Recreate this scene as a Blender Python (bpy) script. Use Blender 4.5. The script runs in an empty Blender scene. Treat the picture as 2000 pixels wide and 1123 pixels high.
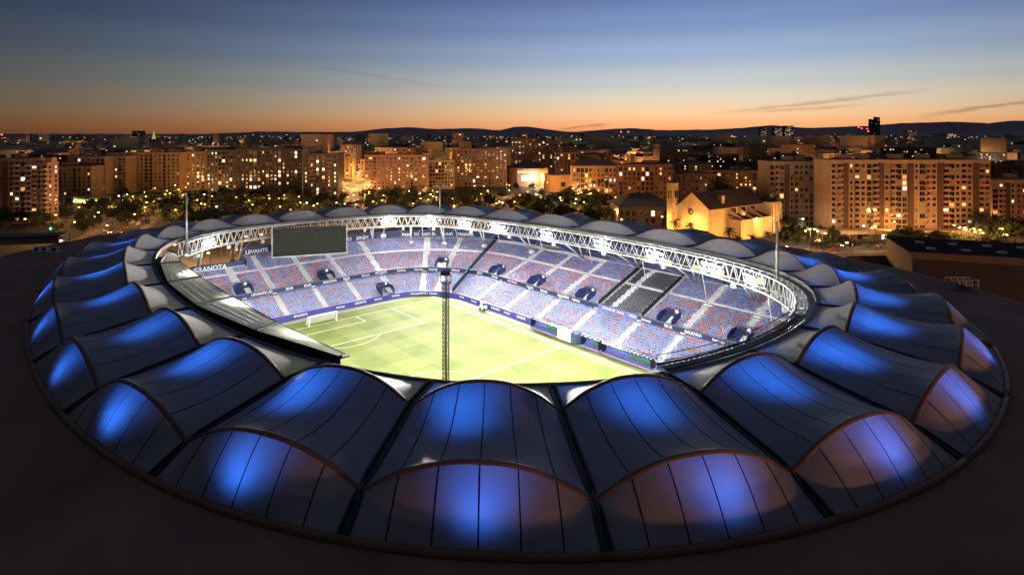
import bpy, math, random
import numpy as np
from math import pi, sin, cos, radians, hypot, atan2
from mathutils import Vector, Matrix
random.seed(7); RNG = np.random.default_rng(7)
sc = bpy.context.scene
COL = sc.collection

# ------------------------------------------------------------------ camera, sky, exposure
CAM = np.array([92.9, -63.5, 49.28]); YAW = 2.4157; FPX = 1134.0; HY = 262.0
FW = np.array([cos(YAW), sin(YAW)]); RT = np.array([sin(YAW), -cos(YAW)])
cam = bpy.data.cameras.new('camera'); camo = bpy.data.objects.new('camera', cam); COL.objects.link(camo)
camo.location = CAM; camo.rotation_euler = (pi/2, 0, YAW - pi/2)
cam.sensor_width = 36; cam.lens = 36*FPX/2000; cam.shift_y = -(561.5-HY)/2000
cam.clip_start = 0.5; cam.clip_end = 60000
sc.camera = camo
sc.render.engine = 'CYCLES'
sc.render.resolution_x, sc.render.resolution_y = 1024, 574
sc.cycles.use_denoising = True
sc.cycles.max_bounces = 5; sc.cycles.diffuse_bounces = 2; sc.cycles.glossy_bounces = 2
sc.cycles.transmission_bounces = 3; sc.cycles.transparent_max_bounces = 6
sc.cycles.sample_clamp_indirect = 3.0; sc.cycles.caustics_reflective = False; sc.cycles.caustics_refractive = False
sc.cycles.use_light_tree = True
sc.view_settings.view_transform = 'Standard'; sc.view_settings.look = 'None'
sc.view_settings.exposure = 0.0; sc.view_settings.gamma = 1.0

def NN(nt, t, **kw):
    n = nt.nodes.new(t)
    for k, v in kw.items(): setattr(n, k, v)
    return n
def mth(nt, op, a, b=None, clamp=False):
    n = nt.nodes.new('ShaderNodeMath'); n.operation = op; n.use_clamp = clamp
    for i, v in enumerate((a, b)):
        if v is None: continue
        if isinstance(v, (int, float)): n.inputs[i].default_value = v
        else: nt.links.new(v, n.inputs[i])
    return n.outputs[0]

def make_world():
    w = bpy.data.worlds.new('World'); sc.world = w; w.use_nodes = True
    nt = w.node_tree; nt.nodes.clear(); L = nt.links
    out = NN(nt, 'ShaderNodeOutputWorld'); bg = NN(nt, 'ShaderNodeBackground')
    tc = NN(nt, 'ShaderNodeTexCoord'); sep = NN(nt, 'ShaderNodeSeparateXYZ')
    nrm = NN(nt, 'ShaderNodeVectorMath', operation='NORMALIZE')
    L.new(tc.outputs['Generated'], nrm.inputs[0]); L.new(nrm.outputs[0], sep.inputs[0])
    x, y, z = sep.outputs
    el = mth(nt, 'MULTIPLY', mth(nt, 'ARCSINE', z), 180/pi)          # degrees above the horizon
    # horizontal angle from the place where the sun went down
    ga = YAW - radians(18.0)
    az = mth(nt, 'ARCTAN2', mth(nt, 'ADD', mth(nt, 'MULTIPLY', x, -sin(ga)), mth(nt, 'MULTIPLY', y, cos(ga))),
             mth(nt, 'ADD', mth(nt, 'MULTIPLY', x, cos(ga)), mth(nt, 'MULTIPLY', y, sin(ga))))
    d = mth(nt, 'DIVIDE', az, radians(39.0))
    g = mth(nt, 'ADD', mth(nt, 'MULTIPLY', mth(nt, 'EXPONENT', mth(nt, 'MULTIPLY', mth(nt, 'MULTIPLY', d, d), -1.0)), 0.93), 0.07)
    hi = NN(nt, 'ShaderNodeMapRange'); hi.inputs[1].default_value = 14; hi.inputs[2].default_value = 60
    L.new(el, hi.inputs[0])
    mx = NN(nt, 'ShaderNodeMix', data_type='FLOAT'); L.new(hi.outputs[0], mx.inputs[0]); L.new(g, mx.inputs[2]); mx.inputs[3].default_value = 0.6
    fac = mx.outputs[0]
    rp = NN(nt, 'ShaderNodeValToRGB'); cr = rp.color_ramp; cr.interpolation = 'EASE'
    stops = [(-2, (.28, .11, .06)), (0.1, (.84, .31, .13)), (0.9, (1.0, .46, .19)), (1.9, (.96, .60, .33)), (3.2, (.78, .65, .48)), (4.9, (.55, .58, .57)),
             (7.6, (.33, .43, .61)), (10.5, (.20, .29, .52)), (13.5, (.125, .185, .40)), (30, (.082, .105, .18)), (88, (.062, .07, .10))]
    while len(cr.elements) < len(stops): cr.elements.new(0.5)
    for e, (dg, c) in zip(cr.elements, stops):
        e.position = (dg+2)/90.0; e.color = (*c, 1)
    L.new(mth(nt, 'DIVIDE', mth(nt, 'ADD', el, 2.0), 90.0), rp.inputs[0])
    # thin high streaks of cloud low over the sunset, each a soft line in azimuth and elevation
    nz = NN(nt, 'ShaderNodeTexNoise'); nz.inputs['Scale'].default_value = 1.6; nz.inputs['Detail'].default_value = 6
    cmb = NN(nt, 'ShaderNodeCombineXYZ'); L.new(mth(nt, 'MULTIPLY', az, 9.0), cmb.inputs[0]); L.new(mth(nt, 'MULTIPLY', el, 1.6), cmb.inputs[1]); L.new(cmb.outputs[0], nz.inputs['Vector'])
    azd = mth(nt, 'MULTIPLY', az, -180/pi)            # degrees to the right of the glow
    tot = None
    for a0, e0, a1, e1, w, amp in ((2.5, 2.0, 17.0, 3.5, .10, .30), (5., 1.95, 13., 2.45, .09, .30), (17.5, 1.5, 27., 2.9, .12, .42), (-13.5, .42, -8.5, .95, .07, .4), (-38, 6.4, -24, 4.6, .10, .10)):
        sl = (e1-e0)/(a1-a0)
        dv = mth(nt, 'SUBTRACT', mth(nt, 'ADD', el, mth(nt, 'MULTIPLY', mth(nt, 'SUBTRACT', nz.outputs[0], .5), .7)), mth(nt, 'ADD', mth(nt, 'MULTIPLY', mth(nt, 'SUBTRACT', azd, a0), sl), e0))
        dv = mth(nt, 'DIVIDE', dv, w*1.4); ln = mth(nt, 'EXPONENT', mth(nt, 'MULTIPLY', mth(nt, 'MULTIPLY', dv, dv), -1.0))
        du = mth(nt, 'DIVIDE', mth(nt, 'SUBTRACT', azd, (a0+a1)/2), (a1-a0)*.5); du2 = mth(nt, 'MULTIPLY', du, du)
        en = mth(nt, 'EXPONENT', mth(nt, 'MULTIPLY', mth(nt, 'MULTIPLY', du2, du2), -1.2))
        c_ = mth(nt, 'MULTIPLY', mth(nt, 'MULTIPLY', ln, en), amp); tot = c_ if tot is None else mth(nt, 'ADD', tot, c_)
    cl = mth(nt, 'SUBTRACT', 1.0, tot)
    sca = NN(nt, 'ShaderNodeVectorMath', operation='SCALE'); L.new(rp.outputs[0], sca.inputs[0]); L.new(mth(nt, 'MULTIPLY', fac, cl), sca.inputs['Scale'])
    L.new(sca.outputs[0], bg.inputs[0]); bg.inputs[1].default_value = 1.06
    L.new(bg.outputs[0], out.inputs[0])
make_world()

# ------------------------------------------------------------------ helpers
def bp(x, y, z):
    b = FPX*(CAM[2]-z)/(y-HY); a = (x-1000)/FPX*b
    return CAM[:2]+FW*b+RT*a
def cp(x, b): return CAM[:2]+FW*b+RT*((x-1000)/FPX*b)
def gb(y, z=0.0): return FPX*(CAM[2]-z)/(y-HY)
def px(P):
    d = np.array(P[:2])-CAM[:2]; return 1000+FPX*(d@RT)/(d@FW)
def depth(P): return float((np.array(P[:2])-CAM[:2])@FW)

MATS = {}
def mat(name, col=(.5, .5, .5), rough=.6, metal=0., spec=.4, var=.12, vscale=.6, bump=0., emit=None, es=0., samp=True, trans=0.):
    if name in MATS: return MATS[name]
    m = bpy.data.materials.new(name); m.use_nodes = True; nt = m.node_tree; L = nt.links
    p = nt.nodes['Principled BSDF']; p.inputs['Roughness'].default_value = rough; p.inputs['Metallic'].default_value = metal
    p.inputs['Specular IOR Level'].default_value = spec; p.inputs['Base Color'].default_value = (*col, 1)
    if var > 0:
        tc = NN(nt, 'ShaderNodeTexCoord'); nz = NN(nt, 'ShaderNodeTexNoise'); nz.inputs['Scale'].default_value = vscale; nz.inputs['Detail'].default_value = 6
        L.new(tc.outputs['Object'], nz.inputs['Vector'])
        hs = NN(nt, 'ShaderNodeMapRange'); hs.inputs[1].default_value = .3; hs.inputs[2].default_value = .7
        hs.inputs[3].default_value = 1-var; hs.inputs[4].default_value = 1+var; L.new(nz.outputs[0], hs.inputs[0])
        v = NN(nt, 'ShaderNodeVectorMath', operation='SCALE'); v.inputs[0].default_value = col; L.new(hs.outputs[0], v.inputs['Scale'])
        L.new(v.outputs[0], p.inputs['Base Color'])
        if bump > 0:
            bn = NN(nt, 'ShaderNodeBump'); bn.inputs['Strength'].default_value = bump; L.new(nz.outputs[0], bn.inputs['Height']); L.new(bn.outputs[0], p.inputs['Normal'])
    if emit:
        p.inputs['Emission Color'].default_value = (*emit, 1); p.inputs['Emission Strength'].default_value = es
        if not samp: m.cycles.emission_sampling = 'NONE'
    if trans > 0:
        t = NN(nt, 'ShaderNodeBsdfTranslucent'); t.inputs[0].default_value = (*col, 1)
        mx = NN(nt, 'ShaderNodeMixShader'); mx.inputs[0].default_value = trans
        L.new(p.outputs[0], mx.inputs[1]); L.new(t.outputs[0], mx.inputs[2]); L.new(mx.outputs[0], nt.nodes['Material Output'].inputs[0])
    MATS[name] = m; return m

class MB:
    def __init__(s): s.v = []; s.f = []; s.m = []
    def quad(s, a, b, c, d, mi=0):
        n = len(s.v); s.v += [tuple(a), tuple(b), tuple(c), tuple(d)]; s.f.append((n, n+1, n+2, n+3)); s.m.append(mi)
    def poly(s, pts, mi=0):
        n = len(s.v); s.v += [tuple(p) for p in pts]; s.f.append(tuple(range(n, n+len(pts)))); s.m.append(mi)
    def box(s, c, sz, rz=0., mi=0, tilt=None):
        M = Matrix.Rotation(rz, 3, 'Z')
        if tilt is not None: M = M @ tilt
        hx, hy, hz = sz[0]/2, sz[1]/2, sz[2]/2; n = len(s.v)
        for dx, dy, dz in ((-1,-1,-1),(1,-1,-1),(1,1,-1),(-1,1,-1),(-1,-1,1),(1,-1,1),(1,1,1),(-1,1,1)):
            s.v.append(tuple(Vector(c)+M@Vector((dx*hx, dy*hy, dz*hz))))
        for q in ((0,3,2,1),(4,5,6,7),(0,1,5,4),(1,2,6,5),(2,3,7,6),(3,0,4,7)):
            s.f.append(tuple(n+i for i in q)); s.m.append(mi)
    def tube(s, pts, r, n=6, mi=0, r2=None, cap=True):
        P = [Vector(p) for p in pts]; base = len(s.v); k = len(P)
        for i, p in enumerate(P):
            t = (P[min(i+1, k-1)]-P[max(i-1, 0)]).normalized()
            u = t.cross(Vector((0, 0, 1)));
            if u.length < 1e-3: u = t.cross(Vector((1, 0, 0)))
            u.normalize(); w = u.cross(t); rr = r if r2 is None else r+(r2-r)*i/(k-1)
            for j in range(n):
                a = 2*pi*j/n; s.v.append(tuple(p+u*(rr*cos(a))+w*(rr*sin(a))))
        for i in range(k-1):
            for j in range(n):
                a = base+i*n+j; b = base+i*n+(j+1) % n; s.f.append((a, b, b+n, a+n)); s.m.append(mi)
        if cap:
            s.f.append(tuple(base+j for j in range(n))[::-1]); s.m.append(mi)
            s.f.append(tuple(base+(k-1)*n+j for j in range(n))); s.m.append(mi)
    def grid(s, A, mi=0, wrap=False):
        A = np.asarray(A); r, c, _ = A.shape; n = len(s.v); s.v += [tuple(map(float, p)) for p in A.reshape(-1, 3)]
        for i in range(r-1):
            for j in range(c-1):
                a = n+i*c+j; s.f.append((a, a+1, a+c+1, a+c)); s.m.append(mi)
    def mesh(s, name, mats, smooth=False):
        me = bpy.data.meshes.new(name); me.from_pydata(s.v, [], s.f)
        for m in (mats if isinstance(mats, (list, tuple)) else [mats]): me.materials.append(m)
        me.polygons.foreach_set('material_index', s.m)
        if smooth: me.polygons.foreach_set('use_smooth', [True]*len(s.f))
        me.update(); return me
    def build(s, name, mats, parent=None, smooth=False, **tags):
        return link(name, s.mesh(name, mats, smooth), parent, **tags)
def link(name, data, parent=None, loc=None, rz=0., label=None, category=None, group=None, kind=None, scale=None):
    o = bpy.data.objects.new(name, data); COL.objects.link(o)
    if parent is not None: o.parent = parent
    if loc is not None: o.location = loc
    if rz: o.rotation_euler = (0, 0, rz)
    if scale is not None: o.scale = scale
    for k, v in (('label', label), ('category', category), ('group', group), ('kind', kind)):
        if v: o[k] = v
    return o
def thing(name, label, category, loc=(0, 0, 0), rz=0., group=None): return link(name, None, None, loc, rz, label, category, group)
def copy_tree(o, parent=None):
    c = o.copy(); COL.objects.link(c); c.parent = parent
    for ch in list(o.children): copy_tree(ch, c)
    return c
def nth(i):
    w = ['first', 'second', 'third', 'fourth', 'fifth', 'sixth', 'seventh', 'eighth', 'ninth', 'tenth', 'eleventh', 'twelfth']
    if i < 12: return w[i]
    n = i+1; return f"{n}{'th' if 10 <= n % 100 <= 20 else {1:'st',2:'nd',3:'rd'}.get(n % 10, 'th')}"
def light(name, typ, parent, loc, energy, color, radius=.25, **kw):
    l = bpy.data.lights.new(name, typ); l.energy = energy; l.color = color
    if typ in ('POINT', 'SPOT'): l.shadow_soft_size = radius
    for k, v in kw.items(): setattr(l, k, v)
    o = bpy.data.objects.new(name, l); COL.objects.link(o); o.location = loc
    if parent is not None: o.parent = parent
    return o
def aim(o, to):
    o.rotation_euler = (Vector(to)-o.location).to_track_quat('-Z', 'Y').to_euler()

# ------------------------------------------------------------------ palette
CONC = mat('pale_concrete', (.62, .62, .68), .7, vscale=.35)
STEPW = mat('aisle_white', (.55, .55, .55), .7, vscale=1.5, var=.2)
NAVY = mat('navy_paint', (.018, .03, .10), .5, vscale=.5)
NAVYL = mat('blue_board', (.045, .05, .26), .45, vscale=.3)
DARK = mat('dark_steel', (.018, .017, .018), .5)
WHITE = mat('white_steel', (.62, .62, .60), .4, vscale=2., var=.06)
WHT = mat('white_lettering', (.8, .8, .8), .6, var=0)
GREYM = mat('galvanised_steel', (.30, .30, .28), .4, metal=.4)
ARCH = mat('brown_arch_band', (.14, .08, .055), .55)
COPPER = mat('copper_brown_gutter', (.22, .10, .055), .5)
DECK = mat('deck_membrane', (.30, .17, .125), .9, spec=.1, vscale=.12, var=.22)
SHEET = mat('dark_sheet', (.02, .02, .022), .8)
SEAM = mat('black_seam', (.008, .008, .010), .6, var=0)
PTFE = mat('ptfe_membrane', (.57, .54, .54), .40, spec=.24, vscale=.45, var=.14, bump=.35, trans=.5)
POLY = mat('polycarbonate_panel', (.42, .43, .36), .7, vscale=.5, var=.3, trans=.3)
GLASSD = mat('dark_glass', (.012, .014, .018), .12, spec=.6, var=0)
SEATC = [mat('seat_light_blue', (.19, .29, .56), .45, var=0), mat('seat_blue', (.10, .15, .40), .45, var=0),
         mat('seat_red', (.44, .13, .105), .45, var=0), mat('seat_black', (.02, .022, .03), .45, var=0)]
ASPH = mat('asphalt', (.05, .048, .046), .85, vscale=.2, var=.25)
PAVE = mat('paving', (.10, .09, .08), .85, vscale=.5, var=.25)
EARTH = mat('dark_earth', (.035, .032, .026), .95, vscale=.05, var=.4)
FLOODW = mat('floodlight_lens', (.8, .8, .8), .4, var=0, emit=(1, .97, .9), es=55, samp=False)
SODIUM = mat('sodium_lamp_glow', (.8, .5, .2), .4, var=0, emit=(1, .46, .11), es=6, samp=False)
WLAMP = mat('white_lamp_glow', (.8, .8, .8), .4, var=0, emit=(1, .80, .52), es=9, samp=False)
WIN = [mat('window_glass_dark', (.010, .011, .013), .12, spec=.6, var=0),
       mat('window_lit_warm', (.5, .4, .2), .5, var=0, emit=(1, .64, .28), es=1.2, samp=False),
       mat('window_lit_white', (.5, .5, .5), .5, var=0, emit=(1, .86, .66), es=1.4, samp=False),
       mat('window_lit_amber', (.5, .3, .1), .5, var=0, emit=(1, .48, .16), es=.75, samp=False)]
TRUNK = mat('tree_bark', (.06, .045, .035), .9)

# ------------------------------------------------------------------ ground, pitch
m = MB(); m.quad((-60000, -60000, -.2), (60000, -60000, -.2), (60000, 60000, -.2), (-60000, 60000, -.2))
m.build('ground', EARTH, kind='structure')

def grass_mat():
    g = bpy.data.materials.new('mown_grass'); g.use_nodes = True; nt = g.node_tree; L = nt.links; p = nt.nodes['Principled BSDF']
    tc = NN(nt, 'ShaderNodeTexCoord'); sp = NN(nt, 'ShaderNodeSeparateXYZ'); L.new(tc.outputs['Object'], sp.inputs[0])
    def stripe(sock, w, off):
        s = mth(nt, 'SINE', mth(nt, 'MULTIPLY', mth(nt, 'ADD', sock, off), pi/w))
        return mth(nt, 'MULTIPLY', mth(nt, 'ADD', mth(nt, 'MULTIPLY', s, 6.0, ), .5), 1.0, clamp=True)
    a = stripe(sp.outputs[0], 5.83, 52.5); b = stripe(sp.outputs[1], 5.667, 34.0)
    nz = NN(nt, 'ShaderNodeTexNoise'); nz.inputs['Scale'].default_value = .22; nz.inputs['Detail'].default_value = 9; L.new(tc.outputs['Object'], nz.inputs['Vector'])
    t = mth(nt, 'ADD', mth(nt, 'MULTIPLY', mth(nt, 'ADD', a, b), .32), mth(nt, 'MULTIPLY', mth(nt, 'SUBTRACT', nz.outputs[0], .35), 1.1))
    rp = NN(nt, 'ShaderNodeValToRGB'); rp.color_ramp.elements[0].color = (.078, .108, .010, 1); rp.color_ramp.elements[1].color = (.158, .178, .044, 1)
    L.new(t, rp.inputs[0]); L.new(rp.outputs[0], p.inputs['Base Color']); p.inputs['Roughness'].default_value = .8; p.inputs['Specular IOR Level'].default_value = .15
    return g
GRASS = grass_mat()
m = MB(); m.quad((-66, -48, -.1), (70, -48, -.1), (70, 44, -.1), (-66, 44, -.1)); apron = m.build('pitch_apron', mat('apron_concrete', (.20, .20, .19), .8), kind='structure')
m = MB()
for x0, x1, y0, y1 in ((-58, 57, -38.5, 37.6),):
    m.grid([[(x, y, 0) for x in np.linspace(x0, x1, 24)] for y in np.linspace(y0, y1, 16)])
pitch = m.build('football_pitch', GRASS, kind='structure')
def line_strip(name, pts, w=.15, z=.012):
    m = MB(); P = [np.array(p, float) for p in pts]; A = []
    for i, p in enumerate(P):
        t = P[min(i+1, len(P)-1)]-P[max(i-1, 0)]; t /= hypot(*t); n = np.array([-t[1], t[0]])*w/2
        A.append([(*(p+n), z), (*(p-n), z)])
    m.grid(A); return m.build(name, mat('white_line_paint', (.62, .64, .55), .8), pitch)
for pts in [((-52.5, -34), (-52.5, 34)), ((-52.5, 34), (52.5, 34)), ((52.5, 34), (52.5, -34)), ((52.5, -34), (-52.5, -34)), ((0, -34), (0, 34)),
            ((-52.5, 20.16), (-36, 20.16)), ((-36, 20.16), (-36, -20.16)), ((-36, -20.16), (-52.5, -20.16)),
            ((-52.5, 9.16), (-47, 9.16)), ((-47, 9.16), (-47, -9.16)), ((-47, -9.16), (-52.5, -9.16)),
            ((52.5, 20.16), (36, 20.16)), ((36, 20.16), (36, -20.16)), ((36, -20.16), (52.5, -20.16))]:
    line_strip('line_marking', pts)
line_strip('centre_circle_line', [(9.15*cos(a), 9.15*sin(a)) for a in np.linspace(0, 2*pi, 65)])
line_strip('penalty_arc_line', [(-41.5+9.15*cos(a), 9.15*sin(a)) for a in np.linspace(-.925, .925, 20)])
line_strip('touchline_track', [(-56, 35.6), (56, 35.6)], .22)

# goal on the far-left goal line
gl = thing('football_goal', 'white football goal with net in front of the far left stand', 'goal', (-52.5, 0, 0))
m = MB()
for y in (-3.66, 3.66): m.tube([(0, y, 0), (0, y, 2.5)], .09, 8)
m.tube([(0, -3.66, 2.5), (0, 3.66, 2.5)], .09, 8); m.build('goal_frame', WHT, gl)
for y in (-3.66, 3.66):
    m = MB(); m.tube([(0, y, 2.5), (-1.1, y, 2.45), (-2.2, y, 0)], .05, 6); m.build('stanchion', WHT, gl)
netm = bpy.data.materials.new('goal_net'); netm.use_nodes = True; nt = netm.node_tree
tr = NN(nt, 'ShaderNodeBsdfTransparent'); mx = NN(nt, 'ShaderNodeMixShader'); mx.inputs[0].default_value = .35
nt.links.new(tr.outputs[0], mx.inputs[1]); nt.links.new(nt.nodes['Principled BSDF'].outputs[0], mx.inputs[2]); nt.links.new(mx.outputs[0], nt.nodes['Material Output'].inputs[0])
nt.nodes['Principled BSDF'].inputs['Base Color'].default_value = (.7, .7, .7, 1)
m = MB(); yy = np.linspace(-3.66, 3.66, 9)
m.grid([[(px_, y, z+.03*sin(y*2+px_*3)) for y in yy] for px_, z in ((-.02, 2.5), (-1.1, 2.44), (-1.7, 1.2), (-2.2, .03))])
for y in (-3.66, 3.66): m.poly([(0, y, 0), (0, y, 2.48), (-1.1, y, 2.42), (-2.2, y, 0)])
m.build('net', netm, gl)

# ------------------------------------------------------------------ roof ring: plan curve and heights
CI = np.array([[-11.79, 7.83], [67.56, -39.66], [51.74, 43.5], [-1.75, 1.75], [-2.7, -0.45], [1.16, -2.73], [-2.51, -0.83], [-0.42, 0.1], [0.58, -0.15]])
NB = 28
def ringI(k):
    t = 2*pi*k/NB
    return CI[0]+sum(CI[2*i-1]*cos(i*t)+CI[2*i]*sin(i*t) for i in range(1, 5))
def ringN(k):
    T = ringI(k+.05)-ringI(k-.05); T /= hypot(*T); return np.array([T[1], -T[0]])
def zr(P):
    b = depth(P); return 21.5+4.5*min(max((195-b)/145, 0), 1.05)
TGK = [0, 1, 2, 3, 4, 5, 6, 12, 20, 21, 22, 23, 24, 25, 26, 27, 28]; TGV = [1.0, -.2, -1.4, -1.8, -1.1, -.4, 0, 0, 1.5, 3., 3.4, 2.9, 2.6, 1.8, 1.0, .9, 1.0]
def rp_(k, off):
    n = ringN(k); P = ringI(k)+n*off
    return P if off <= 0 else P+np.array([-n[1], n[0]])*np.interp(k % NB, TGK, TGV)*min(off, 14)/10.4
def zrk(k): return zr(ringI(k))
def p3(k, off, dz): return (*rp_(k, off), zrk(k)+dz)
E_IN = -4.6
def lft(k): return max(0., cos(2*pi*(k-23.3)/NB))
def nr(k): return max(0., cos(2*pi*(k-.6)/NB))**2
def EO(k): return 10.3-1.1*lft(k)+.8*nr(k)
def RM(k): return 14.0-2.0*lft(k)+.8*nr(k)
def prof(t): return 1-abs(t)**2.2
def ztop(k, t, s):      # saddle between the two arches
    zi = -.15+2.65*prof(t); zo = -1.0+2.65*prof(t)
    return zi+(zo-zi)*s-1.0*4*s*(1-s)*prof(t)
TT = np.linspace(-1, 1, 25)
BLUE = (.028, .18, 1.0)
def bay_label(k):
    if k == 0: return 'blue-lit white membrane roof bay at the bottom centre, nearest the camera'
    if k <= 14: return f'{["blue-lit","pale grey"][k>7]} membrane roof bay, {nth(k-1)} to the right of the bottom centre bay'
    return f'{["pale grey","blue-lit"][k>21]} membrane roof bay, {nth(27-k)} to the left of the bottom centre bay'
for k in range(NB):
    E_OUT, RIM = EO(k), RM(k)
    P0 = ringI(k); root = thing('membrane_roof_bay', bay_label(k), 'roof bay', (*P0, zrk(k)-1), 0, 'membrane roof bays round the stadium')
    inv = Vector((*P0, zrk(k)-1))
    def bld(mb, name, ms, smooth=False):
        mb.v = [(v[0]-inv.x, v[1]-inv.y, v[2]-inv.z) for v in mb.v]; return mb.build(name, ms, root, smooth)
    tb = TT*.985
    m = MB(); m.grid([[p3(k+t/2, E_IN*(1-s), (.02)*(1-s**1.35)+ztop(k, t, 0)*s**1.35) for t in tb] for s in np.linspace(0, 1, 10)]); bld(m, 'inner_membrane', PTFE, True)
    m = MB(); m.grid([[p3(k+t/2, EO(k+t/2)*s, ztop(k, t, s)) for t in tb] for s in np.linspace(0, 1, 15)]); bld(m, 'upper_membrane', PTFE, True)
    m = MB(); m.grid([[p3(k+t/2, EO(k+t/2)+(RM(k+t/2)-EO(k+t/2))*s, ztop(k, t, 1)*(1-s)+(-2.2)*s+.35*4*s*(1-s)*prof(t)) for t in tb] for s in np.linspace(0, 1, 10)]); bld(m, 'outer_membrane', PTFE, True)
    # arches: flat brown bands
    for nm, s in (('inner_arch', 0), ('outer_arch', 1)):
        m = MB(); w = .24 if k <= 5 or k >= 22 else .14
        m.grid([[p3(k+t/2, s*EO(k+t/2)+dw, ztop(k, t, s)+dz) for dw, dz in ((-w, -.10), (-w*.8, .05), (0, .09), (w*.8, .05), (w, -.10))] for t in tb]); bld(m, nm, ARCH, True)
    near = k <= 7 or k >= 21
    ns = 5 if near else 3
    for t in np.linspace(-1, 1, ns+2)[1:-1]:
        for nm, ss, fn in (('upper_seam', np.linspace(.03, .97, 12), lambda s: (EO(k+t/2)*s, ztop(k, t, s)+.035)),
                           ('outer_seam', np.linspace(.06, 1, 8), lambda s: (EO(k+t/2)+(RM(k+t/2)-EO(k+t/2))*s, ztop(k, t, 1)*(1-s)-2.2*s+.35*4*s*(1-s)*prof(t)+.04))):
            m = MB(); hw = .042/ (hypot(*(ringI(k+.5)-ringI(k-.5)))/2)
            m.grid([[p3(k+(t+d)/2, *fn(s)) for d in (-hw, hw)] for s in ss]); bld(m, nm, SEAM)
    # valley gutter on the counter-clockwise side
    m = MB(); kk = k+.5; T = np.array([-ringN(kk)[1], ringN(kk)[0]])
    E_OUT, RIM = EO(kk), RM(kk); offs = np.linspace(E_IN-.4, RIM+.1, 9); zz = [.10 if o < 0 else np.interp(o, [0, E_OUT, RIM], [.05, -.80, -2.0]) for o in offs]
    A = []
    for o, z in zip(offs, zz):
        Q = rp_(kk, o); zb = zrk(kk)+z
        A.append([(*(Q+T*w_), zb+h) for w_, h in ((-.40, -.25), (-.38, .12), (-.2, .12), (-.16, -.06), (.16, -.06), (.2, .12), (.38, .12), (.40, -.25))])
    m.grid(A); bld(m, 'valley_gutter', DARK)
    # rim tube and inner edge beam
    m = MB(); m.tube([p3(k+t/2, RM(k+t/2)+.1, -2.15) for t in np.linspace(-1, 1, 9)], .28, 8); bld(m, 'rim_tube', COPPER, True)
    m = MB(); A = [[p3(k+t/2, E_IN+o, z) for o, z in ((.12, .10), (-.45, .15), (-.5, -.75), (.1, -.8))] for t in np.linspace(-1, 1, 7)]; m.grid(A); bld(m, 'inner_edge_beam', DARK)
    # unseen dark baffles added under bay and arches to block floodlight and blue spill
    m = MB(); A = [[p3(k+t/2, o, z) for o, z in ((-.2, -.9), (-.2, -2.5), (EO(k+t/2), -2.7), (RM(k+t/2), -2.75), (RM(k+t/2)+.15, -2.2))] for t in np.linspace(-1, 1, 9)]; m.grid(A); bld(m, 'light_baffle', SHEET)
    m = MB(); A = [[p3(k+t/2, -.2, -.95) for t in tb], [p3(k+t/2, -.2, ztop(k, t, 0)-.12) for t in tb]]; m.grid(A); bld(m, 'arch_baffle', SHEET)
    m = MB(); A = [[p3(k+t/2, EO(k+t/2)-.15, -2.7) for t in tb], [p3(k+t/2, EO(k+t/2)-.15, ztop(k, t, 1)-.12) for t in tb]]; m.grid(A); bld(m, 'arch_baffle', SHEET)
    # blue uplights inside the bay
    if True:
        j = random.uniform(-.12, .12)
        s_ = 1.0 if near else .55
        def lp(kk, off, dz):
            q = p3(kk, off, dz); return (q[0]-inv.x, q[1]-inv.y, q[2]-inv.z)
        e_ = s_*random.uniform(.75, 1.2)
        for kq, o0, z0_, o1, z1_, en, sz in ((k-.09+j, 1.3, -1.9, 1.5, 2., 1150, 120), (k-.05+j, 4.4, -1.9, 4.0, 1.5, 620, 118), (k+.03+j/2, EO(k)+.35, -2.0, EO(k)+1.15, .5, 830, 142)):
            l = light('uplight', 'SPOT', root, lp(kq, o0, z0_), en*e_, BLUE, .4, spot_size=radians(sz), spot_blend=1.0); aim(l, lp(kq, o1, z1_))
        light('uplight', 'POINT', root, lp(k-.02+j, 2.6, -1.2), 90*e_, BLUE, .8)
        light('uplight', 'POINT', root, lp(k-.36, E_IN+1.3, -1.2), 60, BLUE, .2)

# wide dark roof deck outside the rim, and the outer wall below it
m = MB(); KS = np.linspace(0, NB, 113)
def deckw(k): return 21+3*cos(2*pi*(k-20)/NB)
A = []
for k in KS:
    A.append([p3(k, RM(k)+o*deckw(k), z) for o, z in ((0.01, -2.3), (.08, -2.9), (.3, -3.0), (.65, -3.2), (1., -3.5))])
m.grid(A)
deck = m.build('roof_deck', DECK, smooth=True, label='wide dark roof deck ring around the outer rim of the membrane roof', category='roof deck')
m = MB(); A = [[p3(k, RM(k)+deckw(k)+.02, -3.5), (*rp_(k, RM(k)+deckw(k)-.4), -.1)] for k in np.linspace(-6, 9, 60)]; m.grid(A)
m.build('outer_wall', mat('outer_cladding', (.12, .11, .11), .7), label='curved outer cladding wall under the stadium roof deck', category='wall')

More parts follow.
